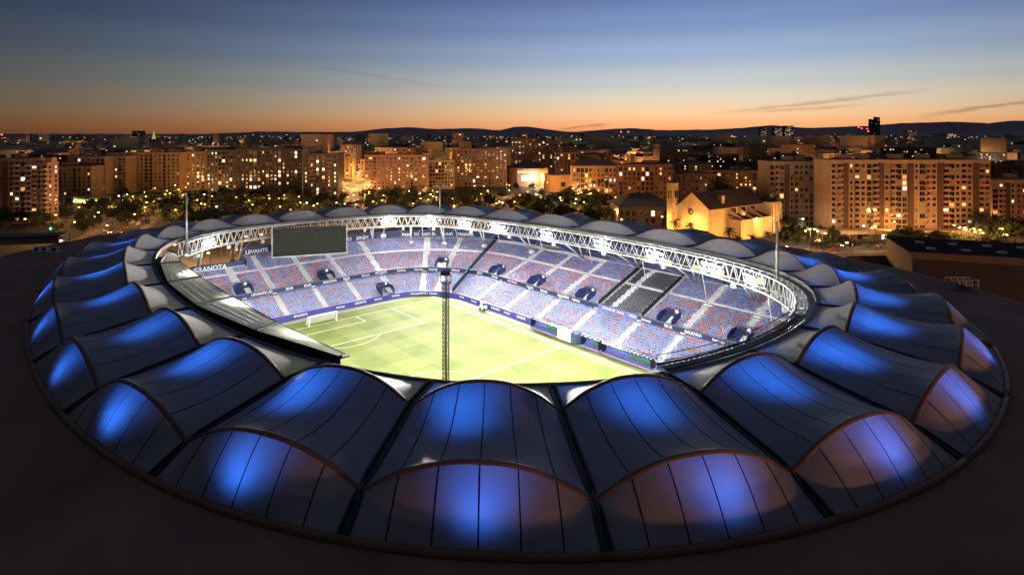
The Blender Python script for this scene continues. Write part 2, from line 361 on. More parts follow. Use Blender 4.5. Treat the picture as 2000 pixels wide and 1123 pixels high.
# ------------------------------------------------------------------ ring truss with floodlights
K0, K1 = 3.95, 20.55
tr_root = thing('ring_truss', 'white steel ring truss along the inner edge of the roof', 'truss', (*ringI(11), 0))
tv = Vector((*ringI(11), 0))
def tb_(mb, name, ms, smooth=False, parent=None, **kw):
    mb.v = [(v[0]-tv.x, v[1]-tv.y, v[2]-tv.z) for v in mb.v]; return mb.build(name, ms, parent or tr_root, smooth, **kw)
TO, TI = E_IN-.7, E_IN-3.0       # outer and inner chord offsets
TZT, TZB = -.75, -4.1
def lit(k): return k > 4.0
kk = np.linspace(K0, K1, 150)
for o, z in ((TO, TZT), (TI, TZT), (TO, TZB), (TI, TZB)):
    m = MB(); m.tube([p3(k, o, z) for k in kk], .17, 6); tb_(m, 'chord', WHITE, True)
nseg = 90
for i0 in range(0, nseg, 10):
    m = MB(); ks = np.linspace(K0, K1, nseg+1)[i0:i0+11]
    for a, b in zip(ks[:-1], ks[1:]):
        mid = (a+b)/2
        for o in (TO, TI):
            m.tube([p3(a, o, TZB), p3(mid, o, TZT)], .07, 4, cap=False); m.tube([p3(mid, o, TZT), p3(b, o, TZB)], .07, 4, cap=False)
        for z in (TZT, TZB):
            m.tube([p3(a, TI, z), p3(a, TO, z)], .06, 4, cap=False); m.tube([p3(a, TI, z), p3(b, TO, z)], .05, 4, cap=False)
    tb_(m, 'lacing', WHITE, kind='stuff')
for i0 in range(0, 150, 25):      # walkway grating on top, handrail
    m = MB(); ks = np.linspace(K0, K1, 151)[i0:i0+26]
    m.grid([[p3(k, o, z) for o, z in ((TO+.45, TZT+.22), (TO-.75, TZT+.24), (TO-.75, TZT+.17))] for k in ks]); tb_(m, 'walkway', mat('walkway_grating', (.5, .5, .42), .6, vscale=3.))
    m = MB(); m.tube([p3(k, TI, TZT+.7) for k in ks], .03, 4)
    for k in ks[::2]: m.tube([p3(k, TI, TZT), p3(k, TI, TZT+.7)], .025, 4)
    tb_(m, 'handrail', WHITE)

cat = thing('catwalk', 'dark lattice catwalk along the inner roof edge at lower right', 'catwalk', (*ringI(2.7), zrk(2.7)))
ks = np.linspace(1.55, 3.95, 40)
def cw(mb, name, ms, **kw):
    o = Vector(cat.location); mb.v = [(v[0]-o.x, v[1]-o.y, v[2]-o.z) for v in mb.v]; return mb.build(name, ms, cat, **kw)
for o in (E_IN-.9, E_IN-2.3):
    m = MB(); m.tube([p3(k, o, .05) for k in ks], .11, 6); cw(m, 'chord', DARK)
    m = MB(); m.tube([p3(k, o, 1.0) for k in ks], .05, 5); cw(m, 'handrail', DARK)
m = MB()
for a, b in zip(ks[:-1], ks[1:]):
    m.tube([p3(a, E_IN-.9, .05), p3(a, E_IN-2.3, .05)], .06, 4); m.tube([p3(a, E_IN-.9, .05), p3(b, E_IN-2.3, .05)], .05, 4); m.tube([p3(a, E_IN-2.3, .05), p3(a, E_IN-2.3, 1.)], .035, 4)
cw(m, 'lacing', GREYM, kind='stuff')
m = MB(); m.grid([[p3(k, E_IN-1.2, -.04), p3(k, E_IN-2.0, -.04)] for k in ks]); cw(m, 'grating', GREYM)
def kof(x, y, dz, off):
    """ring parameter of the truss where it shows at photo column x (far side)"""
    best = min(np.linspace(K0, K1, 1500), key=lambda k: abs(px(rp_(k, off))-x)+(0 if abs(HY+FPX*(CAM[2]-zrk(k)-dz)/depth(rp_(k, off))-y) < 60 else 999))
    return best
banks = [(405, 474, 5), (760, 432, 5), (838, 432, 6), (908, 436, 5), (975, 441, 7), (1070, 455, 5), (1178, 475, 6), (1282, 488, 6), (1393, 514, 6), (1470, 538, 4), (1553, 572, 6)]
for i, (x, y, n) in enumerate(banks):
    k = kof(x, y, -2.4, TI); Q = rp_(k, TI-.35); z = zrk(k)-2.3; nv = ringN(k); rz = atan2(nv[1], nv[0])
    r = thing('floodlight_bank', f'glaring white floodlight bank on the ring truss, {nth(i)} from the left', 'floodlight', (*Q, z), rz, 'floodlight banks on the ring truss')
    m = MB(); m.box((.12, 0, .5), (.12, n*.95, .12)); m.box((.12, 0, -.5), (.12, n*.95, .12)); m.build('bank_frame', WHITE, r)
    til = Matrix.Rotation(radians(32), 3, 'Y').inverted()
    for j in range(n):
        for h in (-.62, .62):
            yy_ = (j-(n-1)/2)*.98+(.25 if h > 0 else -.1)+random.uniform(-.1, .1); c_ = Vector((0, yy_, h+random.uniform(-.12, .12))); f_ = til @ Vector((-1, 0, 0))
            lamp = MB(); lamp.tube([c_-f_*.3, c_, c_+f_*.14], .2, 10, r2=.42); lo = lamp.build('lamp_head', GREYM, r)
            gq = MB(); u_ = til @ Vector((0, 0, 1)); disc_c = c_+f_*.16; gq.poly([disc_c+(u_*sin(a)+Vector((0, 1, 0))*cos(a))*.39 for a in np.linspace(0, 2*pi, 11)[:-1]]); gq.build('lens', FLOODW, lo)
    tgt = np.array([np.clip(-Q[0]*.3, -25, 25), -np.clip(Q[1]*.55, -34, 34)])
    a = light('flood_beam', 'AREA', None, (*(Q-nv*.9), z-.2), 2700*n, (1, .97, .92), shape='RECTANGLE', size=n*.9, size_y=1.4, spread=radians(112))
    aim(a, (*tgt, 0)); a.parent = r; a.matrix_parent_inverse = Matrix.LocRotScale(r.location, r.rotation_euler, None).inverted()
    g = light('bank_spill', 'POINT', r, (-1.0, 0, .1), 3300*n/5, (1, .97, .93), .5)

# banks on the near side, under the inner roof edge, facing the far stands
for i, k in enumerate((.3, 1.3, 21.5, 23., 24.5, 26., 27.3)):
    Q = rp_(k, E_IN-.9); z = zrk(k)-2.2; nv = ringN(k); rz = atan2(nv[1], nv[0]); n = 6
    r = thing('floodlight_bank', f'floodlight bank tucked under the near inner roof edge, {nth(i)} counted along the edge', 'floodlight', (*Q, z), rz, 'floodlight banks under the near roof edge')
    m = MB(); m.box((.12, 0, .5), (.12, n*.95, .12)); m.box((.12, 0, -.5), (.12, n*.95, .12)); m.tube([(.12, 0, .5), (.4, 0, 1.6)], .06, 5); m.build('bank_frame', WHITE, r)
    for j in range(n):
        for h in (-.5, .5):
            c_ = Vector((0, (j-(n-1)/2)*.95, h)); f_ = Vector((-.85, 0, -.53))
            lamp = MB(); lamp.tube([c_-f_*.3, c_, c_+f_*.14], .2, 10, r2=.42); lo = lamp.build('lamp_head', GREYM, r)
            gq = MB(); u_ = Vector((-.53, 0, .85)); gq.poly([c_+f_*.16+(u_*sin(a)+Vector((0, 1, 0))*cos(a))*.39 for a in np.linspace(0, 2*pi, 11)[:-1]]); gq.build('lens', FLOODW, lo)
    a = light('flood_beam', 'AREA', None, (*(Q-nv*.9), z-.3), 2700*n, (1, .97, .93), shape='RECTANGLE', size=n*.9, size_y=1.4, spread=radians(125))
    aim(a, (*(-np.array(Q)*.45), 2)); a.parent = r; a.matrix_parent_inverse = Matrix.LocRotScale(r.location, r.rotation_euler, None).inverted()

# ------------------------------------------------------------------ stands
XF, YF, RC = -61.8, 40.7, 17.0
L1 = (YF-RC)+45.0; L3 = 64.0-(XF+RC)
def st_len(d): return L1+(RC+d)*pi/2+L3
def st_pt(s, d):
    """s along the offset curve at distance d behind the front wall -> (x, y), outward normal"""
    la = (RC+d)*pi/2
    if s < L1: return np.array([XF-d, -45.0+s]), np.array([-1., 0.])
    if s < L1+la:
        a = pi-(s-L1)/(RC+d); n = np.array([cos(a), sin(a)]); return np.array([XF+RC, YF-RC])+n*(RC+d), n
    return np.array([XF+RC+(s-L1-la), YF+d]), np.array([0., 1.])
def u2s(u, d):
    """u: section parameter independent of d. <0 goal end (y = u-measured), 0..90 corner degrees, >100 side (x)"""
    kind, v = u; la = (RC+d)*pi/2
    if kind == 'y': return v+45.0
    if kind == 'a': return L1+(RC+d)*radians(v)
    return L1+la+(v-(XF+RC))
def st_uv(u, d):
    return st_pt(u2s(u, d), d)
def uof(P):
    """section parameter of a plan point"""
    q = np.array(P)-np.array([XF+RC, YF-RC])
    if q[1] < 0 and q[0] < 0: return ('y', P[1])
    if q[0] > 0: return ('x', P[0])
    return ('a', 180-math.degrees(atan2(q[1], q[0])))
ROWS = []                          # (tier, d, z)
for i in range(12): ROWS.append((0, .55+.76*i, 1.1+.325*i))
for i in range(12): ROWS.append((1, 10.6+.82*i, 5.75+.30*i))
for i in range(10): ROWS.append((2, 21.4+.84*i, 9.75+.305*i))
DBACK = 29.7
PROF = [(0, -.1), (0, 1.1)]
z_ = 1.1
for j, (t, d, z) in enumerate(ROWS):
    PROF += [(d-.20, z_), (d-.20, z)]; z_ = z
PROF += [(DBACK, z_)]
def stations(u0, u1):
    """list of section parameters from u0 to u1, dense in the corner"""
    out = []
    order = {'y': 0, 'a': 1, 'x': 2}
    if u0[0] == 'y':
        ye = u1[1] if u1[0] == 'y' else YF-RC
        out += [('y', v) for v in np.linspace(u0[1], ye, max(2, int((ye-u0[1])/6)))]
        if u1[0] == 'y': return out
    if order[u0[0]] <= 1 and order[u1[0]] >= 1:
        a0 = u0[1] if u0[0] == 'a' else 0.001; a1 = u1[1] if u1[0] == 'a' else 89.999
        out += [('a', v) for v in np.linspace(a0, a1, max(2, int((a1-a0)/3)))]
    if u1[0] == 'x':
        x0 = u0[1] if u0[0] == 'x' else XF+RC+.001
        out += [('x', v) for v in np.linspace(x0, u1[1], max(2, int((u1[1]-x0)/6)))]
    return out
UDIV = ('a', 69.0)
UCUT = ('y', -9.0)
DCUT = 24.6
stand_a = thing('goal_end_stand', 'red and blue seated stand behind the goal, curving round the far corner', 'stand', (XF, 0, 0))
stand_b = thing('side_stand', 'long red and blue seated stand along the right touchline', 'stand', (0, YF, 0))
def sb(mb, name, ms, st, smooth=False, **kw):
    o = Vector(st.location); mb.v = [(v[0]-o.x, v[1]-o.y, v[2]-o.z) for v in mb.v]; return mb.build(name, ms, st, smooth, **kw)
def terrace(st, u0, u1, dmax):
    pr = [q for q in PROF if q[0] <= dmax]
    if pr[-1][0] < dmax: pr = pr+[(dmax, pr[-1][1])]
    m = MB(); A = []
    for u in stations(u0, u1):
        A.append([(*st_uv(u, d)[0], z) for d, z in pr]+[(*st_uv(u, dmax)[0], -.1)])
    A = np.array(A); m.grid(A); 
    for E in (A[0], A[-1]): m.poly(E)
    sb(m, 'terrace', CONC, st)
terrace(stand_a, ('y', -44.), UCUT, DCUT); terrace(stand_a, UCUT, UDIV, DBACK); terrace(stand_b, UDIV, ('x', 62.), DBACK)

# aisles, from where they cross the parapet in the photo
aisle_px = [(419, 542), (533, 568), (617, 559), (691, 551), (761, 542), (828, 530), (867, 530), (953, 551), (1016, 566), (1084, 582), (1157, 601), (1238, 627), (1330, 649), (1440, 672), (1540, 700)]
AIS = [uof(bp(x, y, 5.5)) for x, y in aisle_px]
def side_of(u): return stand_a if u[0] == 'y' or (u[0] == 'a' and u[1] < UDIV[1]) else stand_b
def dmax_of(u): return DCUT if (u[0] == 'y' and u[1] < UCUT[1]) else DBACK
def along(u, d, du):
    s = u2s(u, d)+du; return st_pt(s, d)
for u in AIS:
    m = MB(); st = side_of(u)
    for j, (t, d, z) in enumerate(ROWS):
        if d > dmax_of(u): break
        hw = .62
        d0 = d-.28
        dn = ROWS[j+1][1]-.28 if j+1 < len(ROWS) else DBACK
        zn = ROWS[j+1][2] if j+1 < len(ROWS) else z
        for q, (e0, e1, h) in enumerate(((d0, (d0+dn)/2, z+.03), ((d0+dn)/2, dn, (z+zn)/2+.03))):
            P = [along(u, e0, -hw)[0], along(u, e0, hw)[0], along(u, e1, hw)[0], along(u, e1, -hw)[0]]
            m.quad((*P[0], h), (*P[1], h), (*P[2], h), (*P[3], h)); m.quad((*P[0], h-.3), (*P[1], h-.3), (*P[1], h), (*P[0], h))
    sb(m, 'aisle_steps', STEPW, st)

# cross walkways, parapet band, rails
SECA = [(('y', -44.), UCUT), (UCUT, UDIV)]; SECB = [(UDIV, ('x', 62.))]
def ribbon(st, u0, u1, prof_, name, ms):
    m = MB(); m.grid([[(*st_uv(u, d)[0], z) for d, z in prof_] for u in stations(u0, u1)]); return sb(m, name, ms, st)
for st, secs in ((stand_a, SECA), (stand_b, SECB)):
    for u0, u1 in secs:
        ribbon(st, u0, u1, [(9.75, 4.4), (9.73, 6.22), (10.02, 6.22), (10.05, 5.0)], 'parapet_band', NAVY)
        ribbon(st, u0, u1, [(9.70, 6.225), (9.70, 6.29), (10.06, 6.29), (10.06, 6.225)], 'parapet_coping', GREYM)
        ribbon(st, u0, u1, [(20.15, 9.1), (20.15, 9.52), (21.15, 9.53), (21.15, 9.3)], 'cross_walkway', STEPW)
        ribbon(st, u0, u1, [(-.25, -.1), (-.25, 1.25), (.05, 1.25), (.05, 1.0)], 'pitch_wall', NAVYL)
        if u0 != ('y', -44.):
            m = MB(); uu = stations(u0, u1)
            m.tube([(*st_uv(u, 26.9)[0], 12.9) for u in uu], .05, 5)
            for u in uu: m.tube([(*st_uv(u, 26.9)[0], 11.6), (*st_uv(u, 26.9)[0], 12.9)], .03, 4)
            sb(m, 'guard_rail', WHITE, st)
# back walls
ribbon(stand_a, UCUT, UDIV, [(DBACK, 12.2), (DBACK, 15.1), (DBACK+.4, 15.1), (DBACK+.4, 0)], 'back_wall', NAVY)
ribbon(stand_a, ('y', -44.), UCUT, [(DCUT, 10.2), (DCUT, 12.4), (DCUT+.4, 12.4), (DCUT+.4, 0)], 'back_wall', NAVY)
m = MB(); m.poly([(*st_uv(UCUT, d)[0], z) for d, z in ((DCUT-1, 10.4), (DCUT-1, 12.5), (DBACK+.4, 15.1), (DBACK+.4, 0), (DCUT-1, 0))]); sb(m, 'end_wall', NAVY, stand_a)
ribbon(stand_b, UDIV, ('x', 62.), [(DBACK, 12.2), (DBACK, 17.2), (DBACK+3, 17.6), (DBACK+3, 0)], 'back_wall', NAVY)
# dividing wall between the two stands and round the black seats
def divider(st, u, d0, d1, h=1.25, mt=DARK):
    m = MB(); pts = [(d, z) for t, d, z in ROWS if d0 <= d <= d1]
    for hw in (-.09, .09):
        m.grid([[(*along(u, d, hw)[0], z-.1), (*along(u, d, hw)[0], z+h)] if True else 0 for d, z in pts])
    m.grid([[(*along(u, d, -.09)[0], z+h), (*along(u, d, .09)[0], z+h)] for d, z in pts]); sb(m, 'divider_wall', mt, st)
divider(stand_b, UDIV, 0, 29.7, 1.5, mat('divider_glass', (.02, .035, .06), .2))
VIP = (AIS[10], AIS[11])
for u in VIP: divider(stand_b, u if u is VIP[0] else u, 10.2, 29.7, 1.1)

# ---- seats
def seat_mesh_template():
    m = MB()
    # local: x along row, y outward (behind), z up ; pan and back, slightly rounded by splaying
    m.box((0, .18, .30), (.42, .36, .06)); m.box((0, .36, .40), (.42, .06, .24), 0, 0, Matrix.Rotation(radians(-10), 3, 'X')); m.box((0, .22, .13), (.08, .10, .28))
    return np.array(m.v), np.array(m.f)
SV, SF = seat_mesh_template()
seat_near = []                       # (distance, pos, rz, colour)
def colour(tier, u, s, d):
    r = random.random(); c = .5+.5*sin(s*.5+d*2.7)*cos(s*.13-d*.8)
    pr = (.22, .42, .20)[tier]*(.55+.9*c)
    if r < pr: return 2
    return 0 if random.random() < (.78, .62, .30)[tier] else 1
def in_vom(u, s, d, tier): return any(abs(s-u2s(v, d)) < 2.4 and vd0-.3 < d < vd1 for v, vd0, vd1 in VOMS)
vom_px = [(485, 577, 1), (650, 549, 1), (855, 527, 1), (932, 541, 1), (1027, 559, 1), (1135, 583, 1), (1302, 627, 1), (1447, 664, 1), (768, 577, 0)]
VOMS = []
for x, y, hi in vom_px:
    VOMS.append((uof(bp(x, y, 6.2 if hi else 1.6)), 10.2 if hi else 0.0, 14.0 if hi else 3.8))
sx = [u2s(u, 0) for u in AIS]
seats = {0: [], 1: []}
for tier, d, z in ROWS:
    S = st_len(d); n = int(S/.52); sdiv = u2s(UDIV, d); ais = [u2s(u, d) for u in AIS]; scut = u2s(UCUT, d); v0, v1 = u2s(VIP[0], d), u2s(VIP[1], d)
    for i in range(n):
        s = (i+.5)*.52
        if s < 6 or s > S-3: continue
        if s < scut and d > DCUT-.9: continue
        if any(abs(s-a) < .95 for a in ais) or abs(s-sdiv) < .7: continue
        if in_vom(None, s, d, tier): continue
        vip = tier >= 1 and v0 < s < v1
        if vip and d > 27.5: continue
        if vip and (abs(s-(v0+.32*(v1-v0))) < .8 or abs(d-20.8) < .5): continue
        P, nn = st_pt(s, d+.06); c = 3 if vip else colour(tier, None, s, d)
        if tier == 2 and s > sdiv and s < u2s(AIS[9], d) and d > 27: continue
        rz = atan2(nn[1], nn[0])-pi/2
        seats[0 if s < sdiv else 1].append((P[0], P[1], z, rz, c, vip))
def seat_bulk(lst, name, st, kind='stuff'):
    if not lst: return
    a = np.array([(q[0], q[1], q[2], q[3]) for q in lst]); n = len(a); c, s = np.cos(a[:, 3]), np.sin(a[:, 3]); V = np.tile(SV, (n, 1, 1)).astype(float)
    X = V[:, :, 0]*c[:, None]-V[:, :, 1]*s[:, None]+a[:, 0:1]-st.location.x; Y = V[:, :, 0]*s[:, None]+V[:, :, 1]*c[:, None]+a[:, 1:2]-st.location.y; Z = V[:, :, 2]+a[:, 2:3]
    VV = np.stack([X, Y, Z], 2).reshape(-1, 3); F = (SF[None]+(np.arange(n)*len(SV))[:, None, None]).reshape(-1, 4)
    me = bpy.data.meshes.new(name); me.vertices.add(len(VV)); me.vertices.foreach_set('co', VV.ravel()); me.loops.add(F.size); me.loops.foreach_set('vertex_index', F.ravel().astype(np.int32))
    me.polygons.add(len(F)); me.polygons.foreach_set('loop_start', np.arange(0, F.size, 4, dtype=np.int32)); me.polygons.foreach_set('loop_total', np.full(len(F), 4, np.int32))
    for mm in SEATC: me.materials.append(mm)
    me.polygons.foreach_set('material_index', np.repeat([q[4] for q in lst], len(SF)).astype(np.int32)); me.update(calc_edges=True)
    link(name, me, st, kind=kind)
seat_bulk(seats[0], 'seat_rows', stand_a)
SB = sorted(seats[1], key=lambda q: hypot(q[0]-CAM[0], q[1]-CAM[1]) if px(q) < 1575 and q[0] < 30 else 9e9)
SM = []
for c in range(4):
    m = MB(); m.v = [tuple(v) for v in SV]; m.f = [tuple(int(i) for i in f) for f in SF]; m.m = [c]*len(SF); SM.append(m.mesh('seat', SEATC))
for q in SB[:300]: link('seat', SM[q[4]], stand_b, (q[0]-stand_b.location.x, q[1]-stand_b.location.y, q[2]), q[3])
seat_bulk(SB[300:], 'seat_rows', stand_b)

# ---- vomitories: blue boxes set into the seats
def disc(mb, c, u, w, r, mi=0, n=12): mb.poly([tuple(np.array(c)+np.array(u)*r*cos(2*pi*i/n)+np.array(w)*r*sin(2*pi*i/n)) for i in range(n)], mi)
for (u, d0, d1) in VOMS:
    st = side_of(u); zb = np.interp(d0, [0, 10], [.3, 5.0]); zt = np.interp(d1, [0, 4, 10.6, 15, 20], [1.1, 2.8, 5.8, 7.5, 9.2])
    def q(d, w, z): return (*along(u, d, w)[0], z)
    m = MB(); W = 1.9; h = .95
    for w in (-W, W):
        o = .16 if w > 0 else -.16
        a = [(d0, zb), (d0, zb+2.0), (d0+1.5, zt+h), (d1, zt+h), (d1, zb)]
        m = MB(); n4 = len(a); m.v = [q(d, ww, z) for ww in (w, w+o) for d, z in a]; m.f = [tuple(range(n4)), tuple(range(2*n4-1, n4-1, -1))]+[(i, (i+1) % n4, n4+(i+1) % n4, n4+i) for i in range(n4)]; m.m = [0]*len(m.f)
        sb(m, 'vomitory_wall', mat('vomitory_blue', (.022, .03, .13), .5), st)
    m = MB(); m.quad(q(d1, -W, zb), q(d1, W, zb), q(d1, W, zt+h+.5), q(d1, -W, zt+h+.5)); sb(m, 'vomitory_back', MATS['vomitory_blue'], st)
    m = MB(); m.quad(q(d0-.1, -W, zb+.95), q(d0-.1, W, zb+.95), q(d1, W, zt+.3), q(d1, -W, zt+.3)); sb(m, 'vomitory_floor', NAVY, st)
    m = MB(); m.quad(q(d1-.05, -1.2, zt+.3), q(d1-.05, .2, zt+.3), q(d1-.05, .2, zt+1.2), q(d1-.05, -1.2, zt+1.2)); sb(m, 'tunnel_doorway', SHEET, st)
    m = MB(); m.quad(q(d0+.2, .3, zb+1.08), q(d0+.2, W-.1, zb+1.08), q(d1-1.2, W-.1, zt-.02), q(d1-1.2, .3, zt-.02)); sb(m, 'ramp', STEPW, st)
    P, nn = along(u, d1-.06, 1.0); T = np.array([-nn[1], nn[0], 0])*-1
    m = MB(); disc(m, (*P, zt+h-.05), T, (0, 0, 1), .45); sb(m, 'crest_disc', WHT, st)

# ---- lettering
def word(txt, P, T, nin, size, mt=WHT, parent=None, name='lettering', shear=0., lean=0.):
    c = bpy.data.curves.new(name, 'FONT'); c.body = txt; c.size = size; c.align_x = 'CENTER'; c.align_y = 'CENTER'; c.extrude = .01; c.offset = size*.018; c.resolution_u = 2; c.materials.append(mt)
    o = bpy.data.objects.new(name, c); COL.objects.link(o)
    M = Matrix(((T[0], 0, nin[0], P[0]), (T[1], 0, nin[1], P[1]), (0, 1, 0, P[2]), (0, 0, 0, 1)))
    dg = bpy.context.evaluated_depsgraph_get(); me = bpy.data.meshes.new_from_object(o.evaluated_get(dg)); bpy.data.objects.remove(o)
    if len(me.materials) == 0: me.materials.append(mt)
    w = link(name, me, parent)
    w.matrix_basis = M if parent is None else Matrix.Translation(-Vector(parent.location)) @ M
    return w
def wall_word(txt, u, d, z, size, st, off=.06, mt=WHT):
    P, n = st_uv(u, d); T = np.array([n[1], -n[0]]); q = P-n*off
    return word(txt, (q[0], q[1], z), T, (-n[0], -n[1]), size, mt, st)
def uz(x, y, d):
    """section parameter where photo pixel x meets the wall offset d behind the front (search)"""
    best = None
    for kind, lo, hi in (('y', -44, YF-RC), ('a', 0, 90), ('x', XF+RC, 60)):
        for v in np.linspace(lo, hi, 300):
            P = st_uv((kind, v), d)[0]; e = abs(px(P)-x)
            if kind == 'x' and x < 900: continue
            if best is None or e < best[0]: best = (e, (kind, v))
    return best[1]
for txt, x, s in (('LEVANTE,', 503, 1.6), ('EL', 545, 1.9), ('CL\u00c1SICO', 674, 1.5), ('JERSEY', 708, 1.5), ('FIRME', 794, 1.35), ('TU', 813, 1.35), ('PASO', 832, 1.35), ('EL', 847, 1.35), ('TRIUNFO', 873, 1.35), ('TE', 898, 1.35), ('ESPERA', 914, 1.35)):
    wall_word(txt, uz(x, 0, DBACK), DBACK, 13.5, s, stand_a)
u = uz(749, 0, DBACK); P, n = st_uv(u, DBACK); m = MB(); disc(m, (*(P-n*.08), 13.5), (n[1], -n[0], 0), (0, 0, 1), .95); sb(m, 'crest_disc', WHT, stand_a)
for txt, x in (('GRANOTA', 411), ('C', 384)): wall_word(txt, uz(x, 0, DCUT), DCUT, 11.3, 1.8, stand_a)
par = [('betway', 440), ('LEVANTE UD', 512), ('SEUR', 565), ('SEUR', 600), ('BALEARIA', 645), ('SEUR', 676), ('betway', 714), ('MACRON', 745), ('betway', 784), ('betway', 818), ('betway', 846), ('betway', 890)]
for t, x in par: wall_word(t, uz(x, 0, 9.73), 9.73, 5.65, .95, stand_a)
for t, x in (('SEUR', 937), ('betway', 967), ('MACRON', 1000), ('betway', 1035), ('betway', 1062), ('BALEARIA', 1100), ('betway', 1125), ('betway', 1262), ('SEUR', 1306), ('BALEARIA', 1354), ('betway', 1405)):
    wall_word(t, uz(x, 0, 9.73), 9.73, 5.65, .95, stand_b)
for t, x, st in (('BALEARIA', 587, stand_a), ('betway', 665, stand_a), ('LEVANTE', 704, stand_a), ('betway', 739, stand_a), ('betway', 773, stand_a), ('betway', 810, stand_a), ('LEVANTE UD', 826, stand_a), ('betway', 846, stand_a),
                 ('SEUR', 902, stand_b), ('betway', 925, stand_b), ('BALEARIA', 968, stand_b), ('betway', 990, stand_b), ('LEVANTE', 1018, stand_b), ('betway', 1302, stand_b)):
    wall_word(t, uz(x, 0, -.25), -.25, .62, .85, st)
# white name plates on the VIP fascia and the lilac fascia below it
ub0, ub1 = VIP
m = MB(); m.grid([[(*st_uv(('x', v), 9.66)[0], z) for z in (4.5, 6.5)] for v in np.linspace(ub0[1]+.6, ub1[1]-.6, 5)]); sb(m, 'vip_fascia', mat('lilac_fascia', (.16, .15, .38), .5), stand_b)
for t, f_ in (('LEVANTE UD', .3), ('betway', .58), ('betway', .85)): wall_word(t, ('x', ub0[1]+(ub1[1]-ub0[1])*f_), 9.66, 5.75, .7, stand_b)

# rear of the side stand: glazed boxes lit from within
for i, x in enumerate(np.linspace(-26, 54, 17)):
    m = MB(); m.box((x, YF+DBACK-.1, 14.9), (4.0, .12, 1.9)); fr = sb(m, 'box_window_frame', DARK, stand_b)
    m = MB(); m.box((x, YF+DBACK-.2, 14.9), (3.6, .1, 1.6)); sb(m, 'box_window_pane', (WIN[1] if i in (5, 6, 8, 9, 11) else GLASSD) if i > 3 else GLASSD, stand_b)
m = MB(); m.box((-38, YF+26.6, 12.7), (9, 1.0, .14)); m.box((-38, YF+28.2, 13.4), (9, 1.0, .14)); sb(m, 'press_desk', WHITE, stand_b)

# ---- strut columns from the stands to the truss
feet = [(385, 530, 9.9, 396, 393), (455, 509, 11.0, 462, 467), (530, 489, 11.6, 531, 535), (728, 475, 11.6, 729, 723), (802, 473, 11.6, 801, 804), (867, 474, 11.6, 861, 866), (946, 479, 11.6, 937, 944), (1039, 491, 11.6, 1014, 1029), (1140, 508, 11.6, 1104, 1130), (1249, 527, 11.6, 1204, 1235), (1364, 557, 10.5, 1320, 1348), (1476, 594, 9.0, 1452, 1470), (1558, 628, 7.5, 1541, 1550)]
def kx(x, off): return min(np.linspace(4.6, K1, 1200), key=lambda k: abs(px(rp_(k, off))-x)+(0 if depth(rp_(k, off)) > 85 else 999))
for i, (x, y, z, xa, xb) in enumerate(feet):
    F = bp(x, y, z); k = kx(xa, TI); k2 = kx(xb, TO)
    r = thing('roof_strut', f'white steel V-shaped roof strut, {nth(i)} from the left under the ring truss', 'strut', (*F, z), 0, 'V struts carrying the ring truss')
    def rel(p): return (p[0]-F[0], p[1]-F[1], p[2]-z)
    m = MB(); m.tube([(0, 0, .3), rel(p3(k2, TO, TZB))], .20, 8); m.build('strut_leg', WHITE, r, True)
    m = MB(); m.tube([(0, 0, .3), rel(p3(k, TI, TZB))], .20, 8); m.build('strut_leg', WHITE, r, True)
    m = MB(); m.box((0, 0, -.2), (1.3, 1.3, .9)); m.box((0, 0, .3), (.8, .8, .25)); m.build('base_plinth', CONC, r)
    m = MB(); Q = rp_(k-.32, TO+1.5); m.tube([rel((*Q, z+1.5)), rel(p3(k-.32, TO, TZB))], .10, 6); m.build('rear_post', WHITE, r, True)
    m = MB(); m.tube([(0, 0, .3), rel(p3(k-.42, TI, TZB))], .035, 4); m.tube([(0, 0, .3), rel(p3(k+.42, TI, TZB))], .035, 4); m.build('stay_rod', WHITE, r)
    q = rp_(k+.22, TI); sp = MB()
    sp.box(rel((*q, zrk(k)+TZB-.7)), (.75, .75, .95), atan2(ringN(k)[1], ringN(k)[0])); sp.build('loudspeaker', WHITE, r)

# ---- big screen hung under the truss
def ray_at(x, y, b): return (*cp(x, b), CAM[2]-(y-HY)/FPX*b)
bl, br = 172.0, 179.0
c00 = np.array(ray_at(533, 505, bl)); c01 = np.array(ray_at(533, 449, bl)); c10 = np.array(ray_at(676, 490, br)); c11 = np.array(ray_at(676, 440, br))
c01[:2] = c00[:2]; c11[:2] = c10[:2]
zlo = (c00[2]+c10[2])/2; zhi = (c01[2]+c11[2])/2
sd = c10[:2]-c00[:2]; SW = hypot(*sd); rz = atan2(sd[1], sd[0]); SH = zhi-zlo
scr = thing('big_screen', 'large unlit dark video screen hanging under the ring truss at left', 'screen', (*((c00[:2]+c10[:2])/2), zlo), rz)
m = MB(); m.box((0, .55, SH/2), (SW, .9, SH)); m.build('screen_body', DARK, scr)
m = MB(); nx, nz = 12, 6
for i in range(nx):
    for j in range(nz):
        w, h = SW/nx, SH/nz; m.box((-SW/2+w*(i+.5), .06, h*(j+.5)), (w-.03, .1, h-.03))
m.build('led_module_grid', mat('unlit_led_face', (.030, .032, .024), .75, spec=.1, var=.05), scr, kind='stuff')
m = MB(); m.box((0, .2, -.18), (SW+.6, 1.0, .3)); m.build('lower_frame', WHITE, scr)
for s in (-1, 1):
    m = MB()
    for yy_ in (0, 1.4): m.tube([(s*(SW/2+.25), yy_, -.2), (s*(SW/2+.25), yy_, SH+.6)], .12, 6)
    for h in np.arange(0, SH, 1.0): m.tube([(s*(SW/2+.25), 0, h), (s*(SW/2+.25), 1.4, h+.5)], .05, 4)
    m.build('side_truss', WHITE, scr)
m = MB()
for s in np.linspace(-.45, .45, 5): m.tube([(s*SW, .6, SH), (s*SW, 1.6, SH+1.6)], .07, 5)
m.build('hanger', WHITE, scr)

